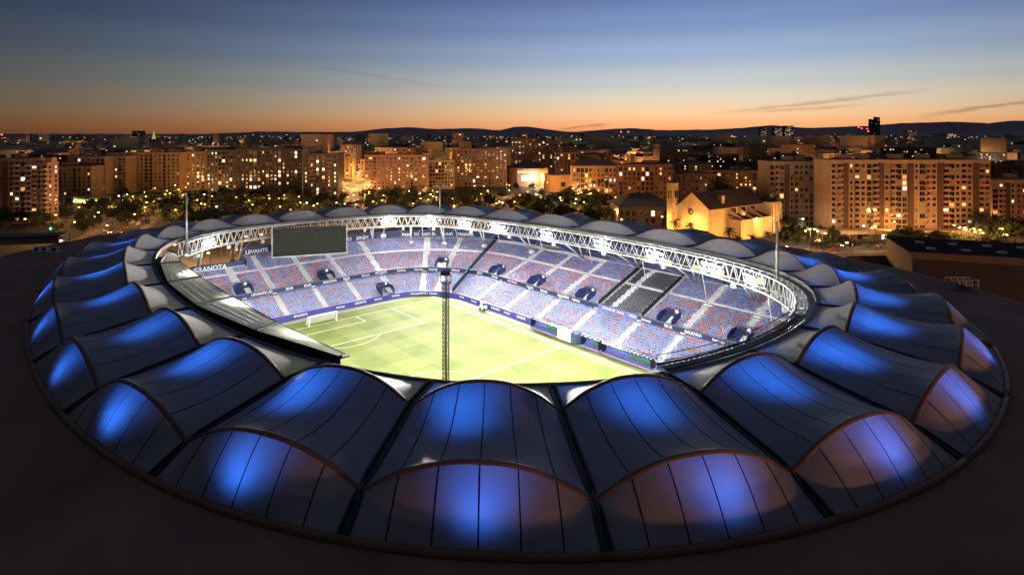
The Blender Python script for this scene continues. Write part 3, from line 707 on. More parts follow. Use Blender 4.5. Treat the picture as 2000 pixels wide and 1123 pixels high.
# ---- grey polycarbonate canopy along the left inner edge
po = [(328, 490), (313, 515), (327, 552), (383, 597), (500, 647), (665, 698)]; pi_ = [(346, 497), (352, 512), (392, 541), (455, 580), (544, 631), (680, 694)]
def bpz(x, y, dz):
    z = 23.
    for _ in range(40):
        P = bp(x, y, z); z = .5*z+.5*(zr(P)+dz)
    return np.array([*P, z])
cano = thing('polycarbonate_canopy', 'grey panelled canopy along the left inner edge of the roof', 'canopy', (*bpz(383, 597, 0)[:2], 22))
def cb(mb, name, ms, **kw):
    o = Vector(cano.location); mb.v = [(v[0]-o.x, v[1]-o.y, v[2]-o.z) for v in mb.v]; return mb.build(name, ms, cano, **kw)
PO = [bpz(*p, .35) for p in po]; PI_ = [bpz(*p, -.1) for p in pi_]
for i in range(5):
    n = 5
    for j in range(n):
        a0, a1 = j/n+.012, (j+1)/n-.012
        m = MB(); q = []
        for e0, e1 in ((.012, a0), (.988, a0), (.988, a1), (.012, a1)):
            o = PO[i]*(1-e0)+PO[i+1]*e0; w = PI_[i]*(1-e0)+PI_[i+1]*e0; q.append(o*(1-e1)+w*e1)
        m.quad(*q); cb(m, 'panel', POLY)
for i in range(6):
    m = MB(); m.tube([PO[i]+(0, 0, .05), PI_[i]+(0, 0, .05)], .22, 6); cb(m, 'rafter', SEAM)
m = MB(); m.tube([p-(0, 0, .1) for p in PI_], .14, 6); cb(m, 'front_purlin', DARK)
m = MB(); A = []
for i, p in enumerate(PO):
    k = min(np.linspace(19, 28, 1800), key=lambda k: hypot(*(rp_(k, E_IN)-p[:2]))); A.append([tuple(p+(0, 0, .12)), tuple(p-(0, 0, .9)), p3(k, E_IN-.2, -1.1), p3(k, E_IN+.2, -.7)])
m.grid(A); cb(m, 'rear_gutter', DARK)

# ---- masts
def mast(x, yt, yb, b, lab, heads):
    P = cp(x, b); zt, zb_ = CAM[2]-(yt-HY)/FPX*b, CAM[2]-(yb-HY)/FPX*b
    r = thing('slim_mast', lab, 'mast', (*P, zb_)); H = zt-zb_
    m = MB(); m.tube([(0, 0, 0), (0, 0, H*.5), (0, 0, H)], .32, 8, r2=.2); m.build('pole', GREYM, r, True)
    m = MB(); m.box((0, 0, .3), (.9, .9, .6)); m.build('mount', WHITE, r)
    if heads:
        m = MB(); m.tube([tuple(np.append(-RT*2.4, H-.4)), tuple(np.append(RT*2.4, H-.4))], .06, 5); m.build('cross_arm', GREYM, r)
        for s in (-2.2, -1.1, 1.1, 2.2):
            m = MB(); m.box((*(RT*s), H-.2), (.4, .3, .35), YAW); m.build('lamp_head', GREYM, r)
    else:
        m = MB(); m.tube([(0, 0, H), (*(RT*-.2), H+.9)], .1, 6); m.box((*(RT*-.3), H+.6), (.5, .4, .3), YAW); m.build('lamp_head', GREYM, r)
mast(364, 384, 500, 142, 'slim grey mast rising from the left end of the ring truss', False)
mast(859, 362, 432, 205, 'slim mast with a cross arm at the far middle of the ring truss', True)
mast(1518, 432, 574, 104, 'slim grey mast at the right end of the ring truss', False)
# lattice mast in front, at the near inner edge
b = 54.5; P = cp(871, b); zt, zb_ = CAM[2]-(552-HY)/FPX*b, CAM[2]-(752-HY)/FPX*b-.6
r = thing('lattice_mast', 'dark lattice mast with a boxed head standing in front of the pitch', 'mast', (*P, zb_)); H = zt-zb_
W = .20
for sx_, sy_ in ((-1, -1), (1, -1), (1, 1), (-1, 1)):
    m = MB(); m.tube([(sx_*W, sy_*W, 0), (sx_*W, sy_*W, H)], .045, 5); m.build('corner_post', mat('rusty_steel', (.075, .045, .035), .6), r)
m = MB(); hs = np.arange(0, H, .42)
for q, h in enumerate(hs):
    c4 = [(-W, -W), (W, -W), (W, W), (-W, W)]
    for i in range(4):
        a, b_ = c4[i], c4[(i+1) % 4]
        m.tube([(*a, h), (*b_, min(h+.42, H))], .022, 4, cap=False); m.tube([(*a, h), (*b_, h)], .022, 4, cap=False)
    m.tube([tuple(np.append(-RT*.42, h)), tuple(np.append(RT*.34, h))], .02, 4)
m.build('lattice_bracing', MATS['rusty_steel'], r, kind='stuff')
m = MB()
for h in (H, H+.75):
    for i in range(4): m.tube([tuple(np.append(c, h)) for c in ([(-.34, -.34), (.34, -.34), (.34, .34), (-.34, .34), (-.34, -.34)][i:i+2])], .04, 5)
for c in ((-.34, -.34), (.34, -.34), (.34, .34), (-.34, .34)): m.tube([(*c, H), (*c, H+.75)], .035, 5)
m.build('head_cage', DARK, r)
m = MB(); m.box((0, 0, H+.9), (.9, .9, .28), YAW); m.build('head_box', NAVY, r)
m = MB(); m.tube([(0, 0, H+1.2), (0, 0, H+2.1)], .025, 5); m.build('antenna', DARK, r)

# ---- dugouts and things along the right touchline
def dugout(x0, x1, lab):
    r = thing('dugout', lab, 'dugout', ((x0+x1)/2, 39.2, 0), 0, 'team dugouts by the right touchline'); W = x1-x0
    m = MB(); A = [[(x, y, z) for y, z in ((-.9, 2.35), (-.2, 2.5), (.7, 2.2), (1.1, 1.2), (1.15, .2))] for x in np.linspace(-W/2, W/2, 9)]; m.grid(A); m.build('canopy', mat('canopy_shell', (.03, .04, .11), .25), r, True)
    m = MB()
    for x in np.linspace(-W/2, W/2, max(4, int(W/1.0))): m.tube([(x, -.9, 2.4), (x, -.2, 2.56), (x, .7, 2.26), (x, 1.13, 1.2), (x, 1.18, .1)], .06, 4)
    m.build('canopy_ribs', WHITE, r)
    m = MB(); m.box((0, .1, .12), (W, 2.2, .24)); m.build('platform', mat('lilac_kerb', (.25, .22, .48), .6), r)
    for s in (-1, 1):
        m = MB(); m.poly([(s*W/2, y, z) for y, z in ((-.9, .2), (-.9, 2.35), (-.2, 2.5), (.7, 2.2), (1.1, 1.2), (1.15, .2))]); m.build('end_panel', GLASSD, r)
    for x in np.arange(-W/2+.5, W/2-.3, .72):
        m = MB(); m.box((x, .45, .62), (.56, .5, .12)); m.box((x, .72, 1.0), (.56, .12, .75)); m.build('bench_seat', SEATC[1] if x < 0 else mat('bench_seat_green', (.05, .16, .12), .5), r)
dugout(-14.6, -5.2, 'long dark dugout with bench seats left of the white players tunnel')
dugout(2.4, 7.6, 'short dugout just right of the players tunnel')
dugout(8.6, 21.6, 'longest dugout with bench seats at the right by the touchline')
r = thing('players_tunnel', 'white players tunnel block between the dugouts', 'tunnel', (-2.2, 39.0, 0))
m = MB(); m.box((-.6, .2, .95), (4.2, 2.4, 1.9)); m.build('tunnel_wall', WHT, r)
m = MB(); m.grid([[(x, 1.0*cos(a)-.1, 1.7+.9*sin(a)) for a in np.linspace(0, pi, 8)] for x in (-2.6, -1, .6, 1.6)]); m.build('tunnel_roof', WHITE, r, True)
m = MB(); m.box((2.6, .0, 1.2), (1.6, 2.3, 2.4)); m.box((2.6, -1.25, 1.2), (1.2, .06, 2.1)); m.build('tunnel_gate', mat('smoked_gate', (.05, .07, .12), .3), r)
# mower / pitch machine by the corner of the right touchline
P = bp(944, 606, 0); r = thing('pitch_machine', 'small pale groundskeeping machine parked by the right advertising boards', 'machine', (*P, 0), .3)
m = MB(); m.box((0, 0, .75), (2.0, 1.1, .6)); m.box((-.7, 0, 1.3), (.5, .9, .6)); m.build('chassis', mat('machine_cream', (.5, .5, .4), .5), r)
m = MB(); m.box((.3, 0, 1.35), (.5, .5, .12)); m.box((.05, 0, 1.65), (.12, .5, .6)); m.build('seat', DARK, r)
for x in (-.7, .7):
    for y in (-.6, .6):
        m = MB(); m.tube([(x, y-.12, .38), (x, y+.12, .38)], .38, 12); m.build('wheel', DARK, r)
m = MB()
for x in (-.6, .7):
    for y in (-.45, .45): m.tube([(x, y, 1.0), (x, y, 2.2)], .05, 5)
m.box((.05, 0, 2.25), (1.6, 1.1, .08)); m.build('canopy_frame', WHITE, r)

# ---- things standing on the roof deck
def deck_pt(x, y):
    z = 20.
    for _ in range(40):
        P = bp(x, y, z); z = .5*z+.5*(zr(P)-3.2)
    return P, z
P, z = deck_pt(1878, 566); r = thing('service_cage', 'tubular service cage on the dark deck at the right', 'cage', (*P, z), YAW-pi/2)
for h in (0.1, 1.1, 2.0):
    m = MB(); q = [(-2.2, -1, h), (2.2, -1, h), (2.2, 1, h), (-2.2, 1, h), (-2.2, -1, h)]
    for a, b in zip(q[:-1], q[1:]): m.tube([a, b], .06, 5)
    m.build('rail', GREYM, r)
for x in np.linspace(-2.2, 2.2, 5):
    for y in (-1, 1):
        m = MB(); m.tube([(x, y, 0), (x, y, 2.1)], .06, 5); m.build('post', GREYM, r)
m = MB(); m.box((.3, 0, .6), (1.8, 1.2, 1.2)); m.build('machine_unit', mat('unit_grey', (.25, .2, .18), .6), r)
P, z = deck_pt(72, 480); r = thing('parapet_shelter', 'low brown parapet shelter on the deck edge at the far left', 'shelter', (*P, z), YAW-pi/2+.25)
m = MB(); m.box((-3, 1, 1.3), (15, .4, 2.0)); m.build('shelter_wall', mat('brown_render', (.30, .17, .10), .7), r)
m = MB(); m.box((-6, 3.5, 2.3), (22, 6, .3)); m.build('shelter_roof', DARK, r)
P, z = deck_pt(88, 492); r = thing('rooftop_units', 'pale rooftop air units below the brown parapet at left', 'air unit', (*P, z), YAW-pi/2)
for x in (-1.8, 0, 2.6):
    m = MB(); m.box((x, 0, .7), (1.3, .9, 1.2)); c = m.build('unit_casing', WHITE, r); m = MB(); m.tube([(x, -.47, .75), (x, -.5, .75)], .42, 12); m.build('fan_grille', DARK, c)
m = MB(); m.box((.3, 0, .05), (6.5, 1.6, .1)); m.build('base_frame', WHITE, r)

# ------------------------------------------------------------------ the city: hills, streets, buildings, lamps, trees, cars
# hills on the horizon
ridge = [(-400, 262), (0, 261.5), (250, 262), (400, 262), (450, 260), (500, 257.5), (600, 258), (690, 258), (720, 255), (750, 251), (800, 248.5), (850, 252.5), (925, 251), (980, 255), (1000, 248.5), (1025, 247), (1060, 251.5), (1090, 256), (1120, 258.5), (1160, 255), (1200, 252), (1240, 251), (1290, 255), (1350, 254), (1400, 253), (1440, 251), (1490, 246.5), (1505, 245), (1580, 250.5), (1650, 248), (1700, 246), (1750, 241.5), (1860, 238), (1930, 241), (1975, 236), (2100, 238), (2500, 244)]
D = 15000.; m = MB(); A = []
xs = np.linspace(-400, 2500, 220); ys = np.interp(xs, [q[0] for q in ridge], [q[1] for q in ridge])+RNG.normal(0, .25, 220)
hh = CAM[2]+(HY-ys)/FPX*D
for f_, dd in ((0, -3000), (.35, -1500), (.8, -350), (1, 0), (.8, 900), (0, 3500)):
    A.append([(*cp(x, D+dd), max(-.2, 40*f_+ (h-40)*f_*(1 if f_ == 1 else .92+.1*sin(x*.11+f_*9)))) for x, h in zip(xs, hh)])
m.grid(A); m.build('hills', mat('distant_hills', (.30, .20, .19), .95, vscale=.0008, var=.2), kind='structure', smooth=True)

# ---- streets
def street(pts, w, lamps=26, name='street', side=True, pave=3.5):
    P = [cp(x, gb(y)) for x, y in pts]; m = MB(); A = []; B = []; C2 = []
    for i, p in enumerate(P):
        t = P[min(i+1, len(P)-1)]-P[max(i-1, 0)]; t = t/hypot(*t); n = np.array([-t[1], t[0]])
        A.append([(*(p-n*w/2), -.15), (*(p+n*w/2), -.15)]); B.append([(*(p-n*(w/2+pave)), -.03), (*(p-n*w/2), -.03), (*(p-n*w/2), -.15)]); C2.append([(*(p+n*w/2), -.15), (*(p+n*w/2), -.03), (*(p+n*(w/2+pave)), -.03)])
    m.grid(A); rd = m.build('road', ASPH, kind='structure')
    for Q in (B, C2): mm = MB(); mm.grid(Q); mm.build('pavement', PAVE, rd)
    out = []
    for i in range(len(P)-1):
        L = hypot(*(P[i+1]-P[i])); t = (P[i+1]-P[i])/L; n = np.array([-t[1], t[0]])
        for k, s in enumerate(np.arange(lamps*.4, L, lamps)):
            out.append((P[i]+t*s+n*(w/2+1)*(1 if k % 2 else -1), n*(-1 if k % 2 else 1)))
        q = 9.
        while q < L-8:            # painted centre dashes on the near stretch
            mm = MB(); c0 = P[i]+t*q; 
            if depth(c0) < 430:
                mm.quad((*(c0-n*.12), -.14), (*(c0+n*.12), -.14), (*(c0+t*3+n*.12), -.14), (*(c0+t*3-n*.12), -.14)); mm.build('centre_dash', WHT, rd)
            q += 12
    return P, out
LAMPS = []
ST = {}
for nm, pts, w, sp in (('left_avenue', [(150, 490), (215, 462), (275, 420), (330, 392), (420, 376)], 20, 15), ('canyon', [(706, 432), (698, 390), (690, 352), (688, 330)], 16, 30),
                       ('right_avenue', [(1275, 470), (1190, 420), (1110, 388), (1060, 366), (985, 352)], 18, 27), ('front_street', [(1530, 486), (1640, 484), (1800, 478), (1960, 470)], 16, 24),
                       ('cross_street', [(640, 398), (800, 392), (900, 386), (1060, 384)], 13, 26), ('church_street', [(1180, 420), (1320, 404), (1500, 398), (1640, 392)], 11, 34), ('left_cross', [(-80, 436), (120, 428), (275, 420)], 13, 30)):
    P, l = street(pts, w, sp); ST[nm] = P; LAMPS += l
# ---- street lamps: one built, the rest copied
lampm = MB(); lampm.tube([(0, 0, 0), (0, 0, 5), (0, 0, 9.2)], .11, 6, r2=.07); LAMP_POLE = lampm.mesh('pole', DARK)
lampm = MB(); lampm.tube([(0, 0, 9.1), (0, .7, 9.7), (0, 1.9, 9.9)], .06, 5); LAMP_ARM = lampm.mesh('arm', DARK)
lampm = MB(); lampm.box((0, 2.0, 9.9), (.42, 1.0, .2)); LAMP_HEAD = lampm.mesh('lamp_housing', DARK)
lampm = MB(); lampm.tube([(0, 2.0, 9.30), (0, 2.0, 9.45), (0, 2.0, 9.78)], .48, 8, r2=.36); LAMP_BULB = lampm.mesh('lamp_globe', SODIUM)
lampm = MB(); lampm.tube([(0, 2.0, 9.30), (0, 2.0, 9.45), (0, 2.0, 9.78)], .48, 8, r2=.36); LAMP_BULBW = lampm.mesh('lamp_globe', WLAMP)
extra = [(405//4, 420), (57, 428), (147, 405), (238, 383), (225, 462), (248, 455), (500, 400), (480, 392), (540, 404), (580, 396), (560, 410), (690, 348), (702, 362), (755, 382), (800, 398), (815, 388), (835, 380), (880, 402), (860, 375), (1025, 375), (1040, 364), (1062, 352), (990, 362), (1000, 372), (1160, 378), (1210, 440), (1090, 392), (1390, 428), (1470, 426), (1360, 432), (1560, 428), (1638, 425), (1724, 412), (1820, 420), (1905, 418), (1976, 418), (1996, 430), (1590, 470), (1665, 474), (1880, 470), (620, 402), (645, 420), (130, 470), (300, 452), (268, 470), (400, 398), (430, 404), (350, 410), (455, 386), (520, 388), (1240, 404), (1275, 396), (1125, 368), (1140, 356), (950, 364), (930, 356), (352, 478), (385, 470), (411, 486), (432, 476), (470, 470), (395, 494), (450, 488), (490, 462), (370, 462), (520, 458)]+[(random.uniform(240, 1150), random.uniform(372, 400)) for _ in range(46)]+[(random.uniform(1540, 1990), random.uniform(440, 462)) for _ in range(14)]+[(random.uniform(-20, 2020), 264+random.uniform(16, 62)) for _ in range(150)]
for x, y in extra:
    z = 9.4; b = gb(y, z)
    LAMPS.append((cp(x, b), np.array(RT)*random.choice((-1, 1))))
LAMPS.sort(key=lambda q: px(q[0]))
SOD = (1.0, .46, .13)
vis = [q for q in LAMPS if -60 < px(q[0]) < 2060]
for i, (P, n) in enumerate(vis):
    wht = i % 9 == 4
    r = thing('street_lamp', f'{"white" if wht else "orange sodium"} street lamp, {nth(i)} from the left in the city beyond the stadium', 'street lamp', (*P, -.1), atan2(n[1], n[0])-pi/2, 'street lamps in the city')
    link('pole', LAMP_POLE, r); link('arm', LAMP_ARM, r); link('lamp_housing', LAMP_HEAD, r); link('lamp_globe', LAMP_BULBW if wht else LAMP_BULB, r)
    b = depth(P); e = 7600*(1. if b < 420 else 1.6)*(1 if b < 520 else 4.5)
    light('lamp_light', 'POINT', r, (0, 2.0, 8.9), e*(.5 if wht else 1), (1, .85, .62) if wht else SOD, .5)
# unseen low lamps added for the orange street light grazing the near roof
for i, (x, y) in enumerate(((212, 22), (236, -58), (212, -128))):
    r = thing('street_glow_lamp', f'low orange car park lamp outside the near side of the stadium, {nth(i)} of three', 'lamp', (x, y, -.1), 0, 'car park lamps')
    m = MB(); m.tube([(0, 0, 0), (0, 0, 4), (0, 0, 5.2)], .14, 8, r2=.1); m.build('pole', DARK, r)
    m = MB(); m.box((0, 0, 5.3), (2.4, .5, .3)); m.build('lamp_bar', DARK, r); m = MB(); m.box((0, 0, 5.7), (2.2, .6, .4)); m.build('lamp_globe', SODIUM, r)
    light('lamp_light', 'POINT', r, (0, 0, 6.2), (330000, 300000, 60000)[i], (1, .42, .21), .6)

# plaza behind the far left corner, seen through the gap under the roof
m = MB(); m.poly([(*cp(x, gb(y)), -.12) for x, y in ((300, 545), (560, 520), (640, 452), (250, 452))]); m.build('plaza_paving', PAVE, kind='structure')
# ---- windows, balconies
def window_mesh(mi):
    m = MB()
    m.quad((-.5, -.02, 0), (.5, -.02, 0), (.5, -.02, 1), (-.5, -.02, 1), 1)
    for c, s in (((0, -.05, 1.03), (1.16, .12, .07)), ((0, -.09, -.04), (1.2, .2, .08)), ((-.54, -.05, .5), (.08, .12, 1.0)), ((.54, -.05, .5), (.08, .12, 1.0)), ((0, -.04, .5), (.05, .05, 1.0))): m.box(c, s)
    return m.mesh('window', [mat('window_frame', (.16, .12, .09), .6, var=0), WIN[mi]])
WIN.append(mat('roller_shutter', (.26, .19, .13), .8)); WIN.append(mat('half_blind', (.12, .09, .07), .8))
WM = [window_mesh(i) for i in range(6)]
def balc_mesh():
    m = MB(); m.box((0, -.6, -.08), (1, 1.2, .16)); m.box((0, -1.16, .5), (1, .08, 1.0)); m.box((-.49, -.6, .5), (.02, 1.1, 1.)); m.box((.49, -.6, .5), (.02, 1.1, 1.)); return m
BALC = {}
def balcony(mt):
    if mt.name not in BALC: BALC[mt.name] = balc_mesh().mesh('balcony', mt)
    return BALC[mt.name]
def pick(lit, white=.35):
    r = random.random()
    if r > lit: return 0
    q = random.random(); return 2 if q < white else (1 if q < .8 else 3)
NWIN = 0
def building(x0, x1, yt, yb, lab, col, floors=None, cols=None, lit_=.10, dep=14., yaw=0., bal=None, bands=0, hip=0, name='apartment_block', cat='building', b=None, side=0, win=(1.35, 1.5), white=.35, bandcol=(.075, .038, .028), podium=0, group=None, roofcol=(.11, .09, .08), roofstuff=True, z0=0., indiv=True):
    """front face spans photo columns x0..x1; base line yb gives its distance on the ground, yt its height"""
    global NWIN
    b = b or gb(yb); W = (x1-x0)/FPX*b; H = CAM[2]-(yt-HY)/FPX*b
    P = cp((x0+x1)/2, b); rz = YAW-pi/2+yaw
    r = thing(name, lab, cat, (*P, -.1), rz, group)
    W = W/max(cos(yaw), .5)
    wm = mat('facade_%02d%02d%02d' % tuple(int(c*99) for c in col), col, .85, vscale=.3, var=.16)
    m = MB(); m.box((0, dep/2, H/2), (W, dep, H)); m.build('wall', wm, r)
    rm = mat('roof_%02d%02d%02d' % tuple(int(c*99) for c in roofcol), roofcol, .9)
    if hip:
        m = MB(); e = .7; q = [(-W/2-e, -e, H+.05), (W/2+e, -e, H+.05), (W/2+e, dep+e, H+.05), (-W/2-e, dep+e, H+.05)]; i_ = min(W*.3, dep*.45)
        t = [(-W/2+i_, dep/2, H+hip), (W/2-i_, dep/2, H+hip)]
        m.poly([q[0], q[1], t[1], t[0]]); m.poly([q[2], q[3], t[0], t[1]]); m.poly([q[1], q[2], t[1]]); m.poly([q[3], q[0], t[0]]); m.poly(q[::-1]); m.build('roof', rm, r)
    else:
        m = MB(); m.box((0, -.12, H-.45), (W+.3, .3, 1.4)); m.box((0, dep+.12, H-.45), (W+.3, .3, 1.4)); m.box((-W/2-.02, dep/2, H-.45), (.3, dep+.5, 1.4)); m.box((W/2+.02, dep/2, H-.45), (.3, dep+.5, 1.4)); m.build('parapet', wm, r)
        m = MB(); m.box((0, dep/2, H+.06), (W-.3, dep-.2, .1)); rf = m.build('roof', rm, r)
        if roofstuff:
            for _ in range(max(1, int(W/14))):
                m = MB(); m.box((random.uniform(-W*.4, W*.4), dep*.5, H+1.4), (random.uniform(3, 6), 4, 2.6)); m.build('stair_head', wm, rf)
    fl = floors or max(2, int(H/3.05)); cs = cols or max(3, int(W/3.1))
    base = podium or (H/fl*.4)
    fh = (H-1.4-base)/fl; cw = W/cs
    bandset = set()
    if bands:
        for q in range(bands):
            ci = int((q+.5)*cs/bands); bandset.add(ci)
            m = MB(); m.box((-W/2+cw*(ci+.5), -.25, (H-1.4)/2+base/2), (cw*.92, .7, H-1.4-base)); m.build('brick_band', mat('brown_brick_%d' % int(bandcol[0]*1000), bandcol, .85), r)
    cnt = 0
    cwid = [random.choice((.75, 1., 1., 1.35, 1.7)) for _ in range(cs)]; cshut = [random.random()*.5 for _ in range(cs)]
    joined = None
    if not indiv: joined = MB()
    for j in range(fl):
        for i in range(cs):
            if i in bandset: continue
            mi = pick(lit_, white); xw = -W/2+cw*(i+.5); zz = base+fh*j+fh*.28
            if not indiv:
                if mi or random.random() < .7: joined.quad(*[(xw+dx*win[0]/2, -.06, zz+dz) for dx, dz in ((-1, 0), (1, 0), (1, win[1]), (-1, win[1]))], mi)
                continue
            if cnt < 300:
                if mi == 0 and random.random() < cshut[i]: mi = random.choice((4, 4, 5))
                tall = .76 if cwid[i] > 1.2 else .56
                link('window', WM[mi], r, (xw+random.uniform(-.06, .06), -.02, zz-(fh*.16 if tall > .7 else 0)), 0, scale=(min(win[0]*cwid[i], cw*.86), 1, fh*tall*random.uniform(.94, 1.0))); cnt += 1
                if bal and i % bal[1] == bal[2]: link('balcony', balcony(bal[0]), r, (xw, -.06, zz-fh*.25), 0, scale=(cw*.98, 1, fh*.36))
    if side:
        sx_ = W/2*side; n = max(2, int(dep/3.4))
        for j in range(fl):
            for i in range(n):
                if cnt >= 300: break
                o = link('window', WM[pick(lit_, white)], r, (sx_+.02*side, dep*(i+.5)/n, base+fh*j+fh*.28), side*pi/2, scale=(win[0], 1, win[1])); cnt += 1
    if joined: joined.build('window_panes', WIN, r, kind='stuff')
    NWIN += cnt
    return r, W, H, base
BE = (.33, .20, .115); BR = (.20, .105, .07); OR = (.40, .235, .12); CR = (.46, .36, .22); RD = (.22, .10, .07); DKB = (.10, .07, .055); GY = (.20, .17, .15)
TER = mat('balcony_terracotta', (.30, .16, .10), .8); PALE = mat('balcony_pale', (.40, .30, .23), .8); BROWNB = mat('balcony_brown', (.22, .13, .08), .8)
r_, W_, H_, pb = building(1622, 1934, 313, 452, 'long twelve-storey orange brick block with brown bands at the right', BE, 12, 27, .07, 15, bal=(TER, 3, 1), bands=5, podium=4.5, b=272)
m = MB(); m.box((-2, -4, 4.6), (W_+18, 9, 1.6)); m.build('podium_canopy', mat('podium_cream', (.48, .33, .18), .8), r_)
m = MB(); m.box((-2, -1.5, 1.9), (W_+12, 3, 3.8)); m.build('shop_wall', mat('shop_brick', (.26, .15, .09), .8), r_)
for q, mi, wd in ((-.18, 2, 4), (-.13, 0, 3), (.0, 3, 3), (.05, 2, 5), (.19, 2, 6), (.3, 0, 4), (-.32, 0, 5), (-.42, 3, 3), (.42, 0, 4)):
    link('shop_window', WM[mi], r_, (q*W_, -3.05, .6), 0, scale=(wd, 1, 2.5))
building(1503, 1618, 316, 438, 'ten-storey brown apartment block left of the long orange block', (.22, .15, .10), 11, 12, .10, 14, bal=(BROWNB, 4, 1), bands=2, b=300)
building(1938, 2040, 352, 446, 'lower orange block cut by the right edge', BE, 9, 9, .10, 14, bal=(TER, 3, 1), bands=2, b=290)
building(1935, 2080, 322, 396, 'dark block behind at the right edge', DKB, 10, 14, .06, 14, b=430)
building(-40, 62, 310, 440, 'brick tower block with pale balconies at the left edge', (.26, .14, .10), 12, 9, .10, 9, bal=(PALE, 2, 0), bands=1, b=318, side=1, bandcol=(.10, .045, .03))
building(62, 92, 318, 436, 'narrow brick wing beside the left edge tower', (.26, .14, .10), 12, 3, .10, 8, bal=(PALE, 2, 0), b=318, side=1)
building(104, 178, 325, 393, 'stepped beige apartment block at the left, lower wing', (.27, .18, .10), 7, 8, .08, 14, b=452)
building(150, 205, 306, 388, 'stepped beige apartment block at the left, taller middle wing', (.27, .18, .10), 10, 6, .08, 14, b=470)
building(200, 246, 305, 388, 'beige apartment block with stepped terraces beside the wide slab', (.29, .18, .10), 10, 6, .08, 14, b=480)
building(246, 352, 298, 380, 'wide ochre slab block with even window rows at the left', (.36, .22, .11), 10, 12, .05, 16, b=498)
building(350, 404, 297, 380, 'ochre slab block wing turned away to the right', (.36, .22, .11), 10, 7, .05, 16, yaw=.45, b=508)
building(404, 462, 293, 380, 'dark apartment block with scattered lit windows, left part', (.085, .065, .06), 11, 8, .2, 16, white=.5, b=480)
building(462, 590, 291, 382, 'dark wide apartment block with many lit windows', (.07, .055, .05), 11, 16, .24, 16, white=.5, b=474)
building(592, 660, 300, 388, 'dark narrow tower beside the canyon street', (.09, .065, .055), 10, 6, .14, 16, white=.7, b=455, bal=(BROWNB, 3, 1))
building(712, 832, 303, 388, 'red brown apartment block right of the canyon street', (.27, .13, .08), 11, 15, .12, 16, bal=(TER, 4, 1), b=455)
building(826, 886, 313, 372, 'cream office block with a dense grid of windows', CR, 7, 10, .06, 14, b=520)
building(884, 990, 291, 372, 'brick slab block left of the hexagonal hall', (.27, .14, .085), 11, 14, .08, 15, bal=(TER, 4, 2), b=545)
building(998, 1046, 270, 335, 'tall pale brown tower behind the hexagonal hall', (.24, .16, .10), 16, 7, .12, 15, b=720)
building(1050, 1088, 274, 338, 'tall dark tower with lit windows right of the pale tower', (.15, .09, .07), 15, 5, .22, 15, b=700, white=.6)
building(1086, 1130, 298, 345, 'rust brown block behind the curved wall', (.25, .13, .085), 8, 6, .16, 14, b=640)
building(1118, 1212, 324, 388, 'orange lit block with a dark hipped roof', (.42, .25, .12), 6, 12, .10, 16, hip=4.5, b=430)
building(1208, 1312, 322, 392, 'dark red brick block behind the low hall', (.20, .085, .06), 7, 12, .08, 15, b=420)
building(1314, 1400, 340, 388, 'brown block behind the church tower', (.17, .10, .07), 6, 10, .06, 14, b=440)
building(1400, 1504, 334, 388, 'brown block behind the church nave', (.20, .12, .075), 7, 12, .07, 14, b=445)
building(660, 690, 306, 350, 'ochre house front at the left of the canyon street', (.36, .22, .11), 7, 4, .15, 12, b=640, indiv=True)
building(704, 726, 312, 345, 'ochre house front at the right of the canyon street', (.36, .22, .11), 6, 3, .2, 12, b=680)
# low hall with the dark hipped roof by the church
r_, W_, H_, _ = building(1208, 1318, 404, 446, 'low hall with a big dark hipped roof left of the church', (.10, .08, .07), 2, 9, .15, 26, hip=6, b=302, name='low_hall')
# hexagonal hall with lit square windows
b_ = 560; P = cp(1030, b_); r = thing('hexagonal_hall', 'ochre hexagonal hall with a pyramid roof and white lit windows', 'building', (*P, -.1), YAW-pi/2)
R_ = 20.0; zt = CAM[2]-(327-HY)/FPX*b_
m = MB(); hx = [(R_*cos(a), R_*sin(a)) for a in np.linspace(-pi/2-pi/6, -pi/2-pi/6+2*pi, 7)]; m.grid([[(*p, 0) for p in hx], [(*p, zt) for p in hx]]); m.build('wall', mat('hall_ochre', (.36, .22, .11), .85), r)
m = MB()
for a, c in zip(hx[:-1], hx[1:]): m.poly([(a[0]*1.08, a[1]*1.08, zt), (c[0]*1.08, c[1]*1.08, zt), (0, 0, zt+8)])
m.build('roof', mat('hall_roof', (.05, .045, .045), .8), r)
yw = -R_*cos(pi/6)
for x, w in ((-5.2, 2.0), (0, 6.0), (5.2, 2.0)): link('window', WM[2], r, (x, yw-.1, zt-12), 0, scale=(w, 1, 5.5))
for x in np.linspace(-9, 9, 12): link('clerestory_window', WM[2], r, (x, yw-.1, zt-4), 0, scale=(1.1, 1, 1.4))
# curved ochre wall building
b_ = 500; P = cp(1095, b_); r = thing('curved_building', 'low curved ochre building with one small square window', 'building', (*P, -.1), YAW-pi/2); H_ = CAM[2]-(341-HY)/FPX*b_
m = MB(); aa = np.linspace(pi, 2*pi, 17); m.grid([[(14*cos(a), 14*sin(a)+6, 0) for a in aa], [(14*cos(a), 14*sin(a)+6, H_) for a in aa]]); m.build('wall', mat('curved_ochre', (.40, .24, .12), .85), r, True)
m = MB(); m.poly([(14.3*cos(a), 14.3*sin(a)+6, H_+.2) for a in np.linspace(0, 2*pi, 25)[:-1]]); m.build('roof', DARK, r)
link('window', WM[0], r, (1.5, -8.1, H_*.35), 0, scale=(3.4, 1, 3.4))
